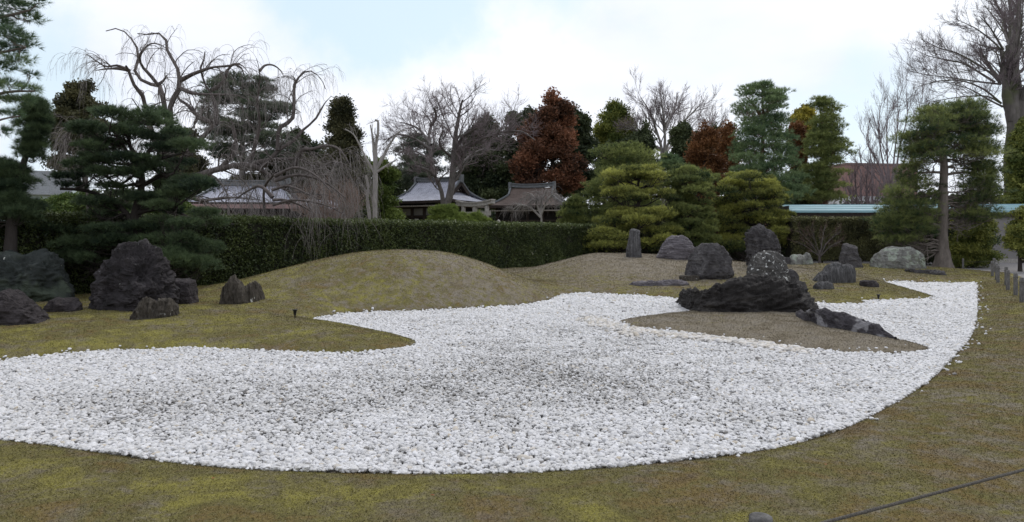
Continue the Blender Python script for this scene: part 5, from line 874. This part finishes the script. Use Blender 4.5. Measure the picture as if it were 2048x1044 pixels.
# ------------------------------------------------------------------ buildings
def tilemat(name, dark, light, rough=.55):
    m, nt, b = newmat(name); v = objco(nt); n = noise(nt, 2.2, 5, v); n2 = noise(nt, 14, 3, v)
    c = mixc(nt, .5, ramp(nt, n, [(.3, dark), (.7, light)]), ramp(nt, n2, [(.3, dark), (.7, light)])); nt.links.new(c, b.inputs['Base Color']); b.inputs['Roughness'].default_value = rough; return m
M_TILE = tilemat('roof_tile_blue_grey', (0.1820, 0.1890, 0.2310), (0.4200, 0.4340, 0.5180)); M_BARKROOF = tilemat('roof_cypress_bark', (.055, .038, .032), (.15, .115, .10), .95); M_WOOD = plain('dark_timber', (.035, .026, .022), .8, .3, 8)
M_PLAS = plain('white_plaster', (.52, .50, .47), .85, .08, 3); M_RIDGE = plain('ridge_grey', (.13, .14, .15), .6, .25, 6); M_PINK = plain('pinkish_eave_copper', (.34, .225, .225), .6, .15, 3); M_GREYW = plain('grey_plaster', (.20, .19, .185), .9, .12, 2); M_COPP = plain('verdigris_copper', (.20, .34, .38), .5, .18, 2.5, stretch=(.3, 1, 1))
M_STONE = plain('weathered_stone', (.30, .285, .265), .9, .3, 7, .01); M_GLASS = plain('dark_window', (.02, .022, .025), .25, .2, 2); M_SHADE = plain('painted_eave_shade', (.018, .016, .015), .9, .2)  # last one: near-black wall colour that paints in the shade under the eaves
def irimoya(Lx, W, ze, zr, Lr, vg, amp, per, tmat, ridgem, root, up=.25, ov=.35, diamond=False, pw=1.6, thick=.16):
    prof = lambda v: zr - (zr - ze) * (1 - (1 - v) ** pw)
    def surf(S, X, Y, Zv, mat=0):
        i = np.arange(X.size).reshape(X.shape); q = np.stack([i[:-1, :-1], i[:-1, 1:], i[1:, 1:], i[1:, :-1]], -1).reshape(-1, 4); S.add(np.stack([X, Y, Zv], -1), q, .5, mat)
    S = Soup()
    def ribs(c, v):
        if not amp: return 0 * c
        if diamond: return amp * np.abs(np.sin(c * np.pi / per + v * 26)) * np.abs(np.sin(c * np.pi / per - v * 26))
        return amp * np.abs(np.cos(c * np.pi / per)) ** 2 
    for s in (-1, 1):
        nv = 44; v = np.linspace(0, 1, nv); nx = 220 if amp else 60; u = np.linspace(-1, 1, nx); U, Vv = np.meshgrid(u, v)
        xh = np.where(Vv <= vg, Lr / 2 + ov, (Lr / 2 + ov) + (Lx / 2 - Lr / 2 - ov) * (Vv - vg) / (1 - vg)); X = U * xh; z0 = prof(Vv) + up * np.abs(X / (Lx / 2)) ** 4 * Vv ** 2
        surf(S, X, s * Vv * W / 2, z0 + ribs(X, Vv)); surf(S, X * .995, s * Vv * W / 2 * .995, z0 - thick, 1)
        e = z0[-1]; S.add(np.concatenate([np.stack([X[-1], np.full(nx, s * W / 2), e + (amp or 0) * .6], -1), np.stack([X[-1], np.full(nx, s * W / 2), e - thick], -1)]), np.stack([np.arange(nx - 1), np.arange(1, nx), np.arange(1, nx) + nx, np.arange(nx - 1) + nx], -1), .5, 1)
        v2 = np.linspace(vg, 1, 30); U2, V2 = np.meshgrid(np.linspace(-1, 1, 160 if amp else 40), v2); xi = Lr / 2 - .1; X2 = s * (xi + (Lx / 2 - xi) * (V2 - vg) / (1 - vg)); Y2 = U2 * V2 * W / 2; z2 = prof(V2) + up * np.abs(Y2 / (W / 2)) ** 4 * V2 ** 2
        surf(S, X2, Y2, z2 + ribs(Y2, V2) - .01); surf(S, X2 * .995, Y2 * .995, z2 - thick, 1); m2 = X2.shape[1]
        S.add(np.concatenate([np.stack([X2[-1], Y2[-1], z2[-1] + .02], -1), np.stack([X2[-1], Y2[-1], z2[-1] - thick], -1)]), np.stack([np.arange(m2 - 1), np.arange(1, m2), np.arange(1, m2) + m2, np.arange(m2 - 1) + m2], -1), .5, 1)
    rf = S.build('roof', [tmat, M_WOOD], root)
    R = Soup(); xr = Lr / 2 + ov; 
    for k in range(10):      # main ridge with lifted ends
        a0, a1 = -xr + 2 * xr * k / 10, -xr + 2 * xr * (k + 1) / 10; za, zb = (zr + .10 + .12 * abs(a / xr) ** 3 for a in (a0, a1)); R.beam((a0, 0, za), (a1, 0, zb), .22, .2, .5); R.beam((a0, 0, za + .16), (a1, 0, zb + .16), .34, .07, .5)
    for s in (-1, 1):
        R.box((s * xr - .09, -.18, zr - .12), (s * xr + .09, .18, zr + .44))
        for t in (-1, 1):     # verge and hip ridges
            vs = np.linspace(.03, vg, 8)
            for a, c in zip(vs[:-1], vs[1:]): R.beam((s * (xr - .06), t * a * W / 2, prof(a) + .09), (s * (xr - .06), t * c * W / 2, prof(c) + .09), .12, .10)
            vs = np.linspace(vg, 1, 8); xx = lambda v: Lr / 2 + ov - .05 + (Lx / 2 - Lr / 2 - ov) * (v - vg) / (1 - vg)
            for a, c in zip(vs[:-1], vs[1:]): R.beam((s * xx(a), t * a * W / 2, prof(a) + .08 + up * a ** 6), (s * xx(c), t * c * W / 2, prof(c) + .08 + up * c ** 6), .12, .10)
    R.build('ridge', ridgem, rf, smooth=False)
    for s in (-1, 1):
        Gm = Soup(); x = s * (Lr / 2 + ov - .42); vs = np.linspace(0, vg * .99, 10); top = [(x, t * a * W / 2, prof(a) - thick - .01) for t, rr in ((-1, vs[::-1]), (1, vs[1:])) for a in rr]; zb = prof(vg) - .05; cnt = len(top)
        Gm.add(top + [(p[0], p[1], zb) for p in top], [[i, i + 1, i + 1 + cnt, i + cnt] for i in range(cnt - 1)], .5, 0); hh = prof(0) - zb - thick
        Gm.box((x - .05, -.06, zb), (x + .05, .06, zb + hh * .85), .5, 1); Gm.beam((x, -W / 2 * vg * .55, zb + .02), (x, -.05, zb + hh * .75), .12, .1, .5, 1); Gm.beam((x, W / 2 * vg * .55, zb + .02), (x, .05, zb + hh * .75), .12, .1, .5, 1); Gm.beam((x, -W / 2 * vg * .9, zb + .06), (x, W / 2 * vg * .9, zb + .06), .14, .12, .5, 1)
        for t in (-1, 1):
            for a, c in zip(vs[:-1], vs[1:]): Gm.beam((s * (xr - .03), t * a * W / 2, prof(a) - .16), (s * (xr - .03), t * c * W / 2, prof(c) - .16), .07, .24, .5, 1)
        Gm.build('gable', [M_PLAS, M_WOOD], root, smooth=False)
    return rf
def hallwalls(root, Lx, W, ze, inset, bays, white=(), dots=True, panels=True):
    Lw, Ww = Lx / 2 - inset, W / 2 - inset; S = Soup(); S.box((-Lw + .08, -Ww + .08, 0), (Lw - .08, Ww - .08, ze + .1)); S.build('wall', M_SHADE, root, smooth=False)
    T = Soup()
    for k in range(bays + 1):
        x = -Lw + 2 * Lw * k / bays
        for y in (-Ww, Ww): T.box((x - .09, y - .09, 0), (x + .09, y + .09, ze + .05))
    for z in (.55, ze - .95, ze - .3):
        T.beam((-Lw, -Ww - .03, z), (Lw, -Ww - .03, z), .08, .13); T.beam((Lw + .03, -Ww, z), (Lw + .03, Ww, z), .08, .13)
    T.build('timber_frame', M_WOOD, root, smooth=False)
    for k in range(bays if panels else 0):
        x0, x1 = -Lw + 2 * Lw * k / bays + .1, -Lw + 2 * Lw * (k + 1) / bays - .1; Wp = Soup(); Wp.box((x0, -Ww + .02, ze - .86), (x1, -Ww + .06, ze - .38)); Wp.build('plaster_panel', M_GREYW, root, smooth=False)
        if k in white: Wp = Soup(); Wp.box((x0 + .1, -Ww - .0, .9), (x0 + .4, -Ww + .05, ze - 1.1)); Wp.build('paper_screen', M_PLAS, root, smooth=False)
    if dots:
        Rf = Soup(); n = int(Lx / .17)
        for k in range(n): x = -Lx / 2 + .15 + (Lx - .3) * k / (n - 1); Rf.box((x - .035, -W / 2 + .03, ze - .27), (x + .035, -Ww, ze - .19))
        for k in range(int(W / .17)): y = -W / 2 + .15 + (W - .3) * k / (int(W / .17) - 1); Rf.box((Ww, y - .035, ze - .27), (Lx / 2 - .03, y + .035, ze - .19))
        Rf.build('rafters', plain('pale_rafter_ends', (.34, .31, .28), .8, .1), root, smooth=False)
X = lambda px, d: (px - 1024) / F * d
t = empty('temple_hall', (X(877, 50), 50, 0), math.radians(-30)); tag(t, 'temple hall with blue-grey tiled hip-and-gable roof behind the bare double-trunked tree', 'temple')
irimoya(5.8, 4.8, 3.95, 5.45, 3.3, .42, .05, .22, M_TILE, M_RIDGE, t, up=.07, pw=1.35); hallwalls(t, 5.8, 4.8, 3.85, .75, 4, (1, 2))
t = empty('shrine_hall', (X(1064, 52), 52, 0), math.radians(-14)); tag(t, 'small shrine hall with a brown bark roof and grey ridge left of the clipped pines', 'shrine')
irimoya(6.2, 4.6, 3.75, 5.15, 2.7, .30, 0, 1, M_BARKROOF, M_RIDGE, t, up=.06, pw=1.6, thick=.2); hallwalls(t, 6.2, 4.6, 3.6, .8, 4, panels=False)
t = empty('tea_house', (X(502, 36), 36, 0), math.radians(6)); tag(t, 'low house with grey tiled roof and pinkish eave behind the weeping cherry', 'house')
irimoya(5.2, 3.8, 3.2, 4.15, 3.5, .25, .035, .26, M_TILE, M_RIDGE, t, up=.03, diamond=True, pw=1.2, ov=.15); hallwalls(t, 5.2, 3.8, 3.0, .55, 4, (), False)
S = Soup(); S.beam((-2.7, -2.05, 3.05), (3.1, -2.05, 3.05), .5, .06); S.beam((-2.7, -2.3, 3.0), (3.1, -2.3, 3.0), .05, .2); S.build('pent_eave', M_PINK, t, smooth=False)
S = Soup()
for s in (-1, 1): S.add([(2.5, 0, 3.5), (4.6, 0, 3.4), (4.6, s * 1.9, 2.85), (2.5, s * 1.9, 2.95)], [[0, 1, 2, 3]])
S.box((2.5, -1.4, 0), (4.4, 1.4, 2.9), mat=1); S.beam((2.4, -1.95, 2.87), (4.7, -1.95, 2.8), .05, .16, mat=2); S.build('side_wing', [M_TILE, M_SHADE, M_PINK], t, smooth=False)

t = empty('torii', (X(950, 44), 44, 0), math.radians(-38)); tag(t, 'grey stone torii rising above the low green pines', 'torii')
S = Soup(); 
for k in range(8):
    a0, a1 = -1.5 + 3 * k / 8, -1.5 + 3 * (k + 1) / 8; f_ = lambda a: 3.52 + .14 * abs(a / 1.5) ** 2.5; S.beam((a0, 0, f_(a0)), (a1, 0, f_(a1)), .34, .20); S.beam((a0, 0, f_(a0) + .14), (a1, 0, f_(a1) + .14), .46, .09)
S.build('kasagi', M_STONE, t, smooth=False)
S = Soup(); S.beam((-1.25, 0, 2.95), (1.25, 0, 2.95), .18, .26); S.build('nuki', M_STONE, t, smooth=False)
for s in (-1, 1):
    S = Soup(); tubes(S, np.array([[(s * (1.08 - .1 * k / 4), 0, 3.45 * k / 4) for k in range(5)]]), np.full((1, 5), .14), 14, .5); S.build('pillar', M_STONE, t)
S = Soup(); S.box((-.12, -.1, 3.05), (.12, .1, 3.45)); S.build('strut', M_STONE, t, smooth=False)
def lathe(S, prof, seg=16, tint=.5, mat=0, c=(0, 0)):
    n = len(prof); a = np.linspace(0, 2 * np.pi, seg, endpoint=False); V = np.array([[(c[0] + r * math.cos(x), c[1] + r * math.sin(x), z) for x in a] for r, z in prof]); i = np.arange(n * seg).reshape(n, seg)
    S.add(V, np.stack([i[:-1], np.roll(i[:-1], -1, 1), np.roll(i[1:], -1, 1), i[1:]], -1).reshape(-1, 4), tint, mat)
t = empty('stone_lantern', (X(997, 41), 41, 0)); tag(t, 'tip of a stone lantern peeping over the hedge before the shrine', 'stone lantern')
S = Soup(); lathe(S, [(0, 0), (.32, 0), (.3, .2), (.13, .3), (.12, 1.35), (.26, 1.45), (.3, 1.6), (.18, 1.62)]); S.build('pedestal', M_STONE, t)
S = Soup(); lathe(S, [(.18, 1.62), (.19, 1.98), (.02, 1.98)], 6); S.build('firebox', M_STONE, t, smooth=False)
S = Soup(); lathe(S, [(.1, 1.97), (.48, 2.0), (.46, 2.06), (.2, 2.2), (.08, 2.26), (.07, 2.3), (.12, 2.36), (.1, 2.45), (.0, 2.54)], 6); S.build('cap', M_STONE, t, smooth=False)
S = Soup(); S.box((X(796, 41), 40.9, 1.3), (X(818, 41), 41, 2.36)); S.box((X(799, 41), 40.93, 0), (X(800, 41), 41, 1.3)); S.box((X(814, 41), 40.93, 0), (X(815, 41), 41, 1.3)); tag(S.build('notice_board', plain('pale_board', (.50, .54, .56), .6, .06), smooth=False), 'pale blank-looking board showing over the hedge before the tiled temple', 'board')

t = empty('corridor', (X(1810, 41), 41, 0), math.radians(-4)); tag(t, 'long low covered corridor with a verdigris copper roof behind the right hedge', 'corridor')
S = Soup(); x0, x1 = -7.2, 13
zt = [(-1.55, 2.95), (-1.50, 3.03), (-1.05, 3.10), (-1.0, 3.16), (-.55, 3.23), (-.5, 3.29), (-.05, 3.36), (0, 3.42), (1.5, 3.1)]
for (ya, za), (yb, zb) in zip(zt[:-1], zt[1:]): S.add([(x0, ya, za), (x1, ya, za), (x1, yb, zb), (x0, yb, zb)], [[0, 1, 2, 3]])
S.add([(x0, -1.55, 2.88), (x1, -1.55, 2.88), (x1, -1.55, 2.95), (x0, -1.55, 2.95)], [[0, 1, 2, 3]])
rf = S.build('roof', M_COPP, t, smooth=False)
S = Soup(); S.box((x0 + .05, -1.5, 2.78), (x1, 1.4, 2.87)); S.box((x0 + .05, -1.5, 2.62), (x1, -1.38, 2.80)); S.box((x0, -1.45, 2.8), (x0 + .04, 1.4, 3.3)); S.build('soffit', M_WOOD, rf, smooth=False)
for k in range(8):
    S = Soup(); x = x0 + .7 + k * 2.7; S.box((x - .08, -1.12, 0), (x + .08, -.96, 2.78)); S.build('column', M_WOOD, t, smooth=False)
S = Soup(); S.box((x0 + .4, 1.1, 0), (x1, 1.25, 2.78)); S.build('back_wall', M_SHADE, t, smooth=False)
for a, b_ in ((X(1838, 39.5), X(1880, 39.5)), (X(1992, 38.5), X(2160, 38.5))):
    S = Soup(); c_ = X(1810, 41); S.box((a - c_, -1.35, .25), (b_ - c_, -1.2, 2.62)); S.box((a - c_, -1.42, 0), (b_ - c_, -1.15, .25), mat=1); S.build('plaster_wall', [M_GREYW, M_STONE], t, smooth=False)

t = empty('apartment_block', (X(1735, 95), 97, 0), math.radians(8)); tag(t, 'flat-topped pinkish brown building beyond the bare thicket', 'building')
S = Soup(); S.box((-4.2, -3, 6.9), (6.5, 3, 11.1)); S.build('upper_wall', plain('pink_brown_cladding', (.27, .165, .15), .85, .1, 1.5), t, smooth=False)
S = Soup(); S.box((-4.1, -2.9, 0), (6.4, 2.9, 6.89)); S.build('lower_wall', plain('white_rendering', (.55, .55, .57), .8, .06, 1), t, smooth=False)
S = Soup(); S.box((-4.3, -3.1, 11.1), (6.6, 3.1, 11.35)); S.build('parapet', plain('parapet_brown', (.20, .14, .13), .8, .1), t, smooth=False)
for k in range(5):
    for z in (1.2, 4.2): S = Soup(); S.box((-3.5 + k * 2, -2.96, z), (-2.3 + k * 2, -2.9, z + 1.4)); S.build('window', M_GLASS, t, smooth=False)
t = empty('distant_house', (X(45, 62), 62, 0), math.radians(20)); tag(t, 'distant pale blue-white house glimpsed through the pines at the far left', 'house')
S = Soup(); S.box((-4, -2.5, 0), (4, 2.5, 5.2)); S.build('wall', plain('pale_blue_wall', (.42, .50, .52), .8, .08, 1), t, smooth=False)
S = Soup()
for s in (-1, 1): S.add([(-4.4, 0, 7.4), (4.4, 0, 7.4), (4.4, s * 3, 5.1), (-4.4, s * 3, 5.1)], [[0, 1, 2, 3]])
for s in (-4, 4): S.add([(s, -2.5, 5.19), (s, 2.5, 5.19), (s, 0, 7.2)], [[0, 1, 2]], mat=1)
S.build('roof', [M_RIDGE, plain('gable_pale', (.42, .5, .52))], t, smooth=False)
for k in range(3): S = Soup(); S.box((-3 + k * 2.3, -2.56, 2.9), (-1.8 + k * 2.3, -2.5, 4.2)); S.build('window', M_GLASS, t, smooth=False)

# ------------------------------------------------------------------ posts, rope, garden lights
M_POST = bark('weathered_post', (.035, .033, .032), (.19, .185, .18), 22); M_ROPE = plain('rope_fibre', (.085, .078, .068), .95, .5, 90, .003)
def post(x, y, label, h=.54, r=.046, tilt=0, grp='short log posts of the rope barrier', top=None):
    z = gz(x, y); h = h if top is None else top - z; S = Soup(); g = np.random.default_rng(int(x * 100 + y * 37) & 0xffff); n = 22; zz_ = [-.15, 0, h * .3, h * .6, h * .85, h - .018, h - .004, h, h]; rr_ = [r, r * 1.02, r, r * .98, r * .97, r * .97, r * .93, r * .8, 0.0001]
    a = np.linspace(0, 2 * np.pi, n, endpoint=False); V = np.array([[(q * math.cos(t_) , q * math.sin(t_), zz) for t_ in a] for q, zz in zip(rr_, zz_)]); V[..., :2] *= (1 + .05 * fbm(V * np.array([22, 22, 2]), 2, int(g.integers(99))))[..., None]; V[..., 0] += tilt * V[..., 2]
    i = np.arange(len(zz_) * n).reshape(-1, n); S.add(V, np.stack([i[:-1], np.roll(i[:-1], -1, 1), np.roll(i[1:], -1, 1), i[1:]], -1).reshape(-1, 4), g.random() * .5)
    # staple and knot that hold the rope
    o = S.build('rope_post', M_POST); o.location = (x, y, z); tag(o, label, 'post', grp); 
    K = Soup(); th = np.linspace(0, 2 * np.pi, 13); tubes(K, np.stack([(r + .006) * np.cos(th), (r + .006) * np.sin(th), th * 0 + h - .10], -1)[None], np.full((1, 13), .008), 6, .5); K.build('knot', M_ROPE, o); return (x, y, z + h - .10)
names = ['log post with a split top at the bottom edge of the picture', None, None, None, None, None, None, 'nearest and tallest-looking of the log posts along the right edge', 'second nearest log post of the row at the right edge', 'third nearest log post of the row at the right edge', 'fourth nearest log post of the row at the right edge',
         'log post midway along the row at the right edge', 'third farthest log post of the row at the right edge', 'second farthest log post of the row at the right edge', 'last log post of the row, where the rope turns left']
tops = [post(.97, 2.70, names[0], top=.505)]
tops.append(post(2.94, 3.67, 'log post just beyond the right edge that carries the near rope', top=.515))
far = [post(POSTL[k][0], POSTL[k][1], names[k - 1]) for k in range(8, 16)]
def rope(pts, r, label, sag=.03, twist=55, seg=60):
    S = Soup()
    for a, b_ in zip(pts[:-1], pts[1:]):
        a, b_ = np.array(a), np.array(b_); n = seg; t_ = np.linspace(0, 1, n)[:, None]; c = a * (1 - t_) + b_ * t_; c[:, 2] -= (sag * 4 * t_ * (1 - t_))[:, 0] * np.linalg.norm(b_ - a) / 2
        tn = nrm(b_ - a); u = nrm(np.cross(tn, [0, 0, 1])); w = np.cross(u, tn); s_l = t_[:, 0] * np.linalg.norm(b_ - a)
        for k in range(3): ph = s_l * twist + k * 2.094; tubes(S, (c + (u * np.cos(ph)[:, None] + w * np.sin(ph)[:, None]) * r * .5)[None], np.full((1, n), r * .62), 6, .5)
    o = S.build('rope', M_ROPE); tag(o, label, 'rope', 'ropes of the barrier'); return o
rope([(-1.2, 1.62, tops[0][2]), (tops[0][0] - .03, tops[0][1], tops[0][2]), (tops[1][0], tops[1][1], tops[1][2])], .0074, 'dark twisted rope crossing the bottom right corner', sag=.0, twist=120, seg=260)
c1 = post(X(1926, 30.2), 30.2, 'thin dark post standing alone before the olive shrub', h=.58, r=.04)
rope(far[::1] + [c1], .006, 'thin slack rope strung along the log posts at the right edge', twist=30, seg=24)
c2 = post(X(1461, 39.0), 39.0, 'thin post half hidden behind the domed dark boulder', h=.5, r=.035); c3 = post(X(1580, 37.5), 36.3, 'thin post beside the low wide stone under the right hedge', h=.5, r=.035)
rope([c2, c3], .005, 'thin rope strung behind the jagged black stone', twist=30, seg=40)
M_BLK = plain('black_lamp_metal', (.012, .012, .013), .45, .2, 8)
for px, py, lab in ((590, 636, 'small black garden spike light at the foot of the big mound'), (1248, 636, 'small black garden spike light on the left tip of the island'), (1757, 601, 'tiny black garden light on the lawn tongue near the far shore')):
    d = hit(px, py); x, y = X(px, d), d; z = gz(x, y); t = empty('spike_light', (x, y, z)); tag(t, lab, 'garden light', 'garden spike lights')
    S = Soup(); lathe(S, [(.012, -.05), (.012, .05), (.022, .06), (.022, .085)], 12); S.build('stake', M_BLK, t)
    S = Soup(); lathe(S, [(.02, .082), (.026, .09), (.03, .125), (.046, .135), (.046, .148), (.03, .15), (0, .15)], 16); S.build('head', M_BLK, t)
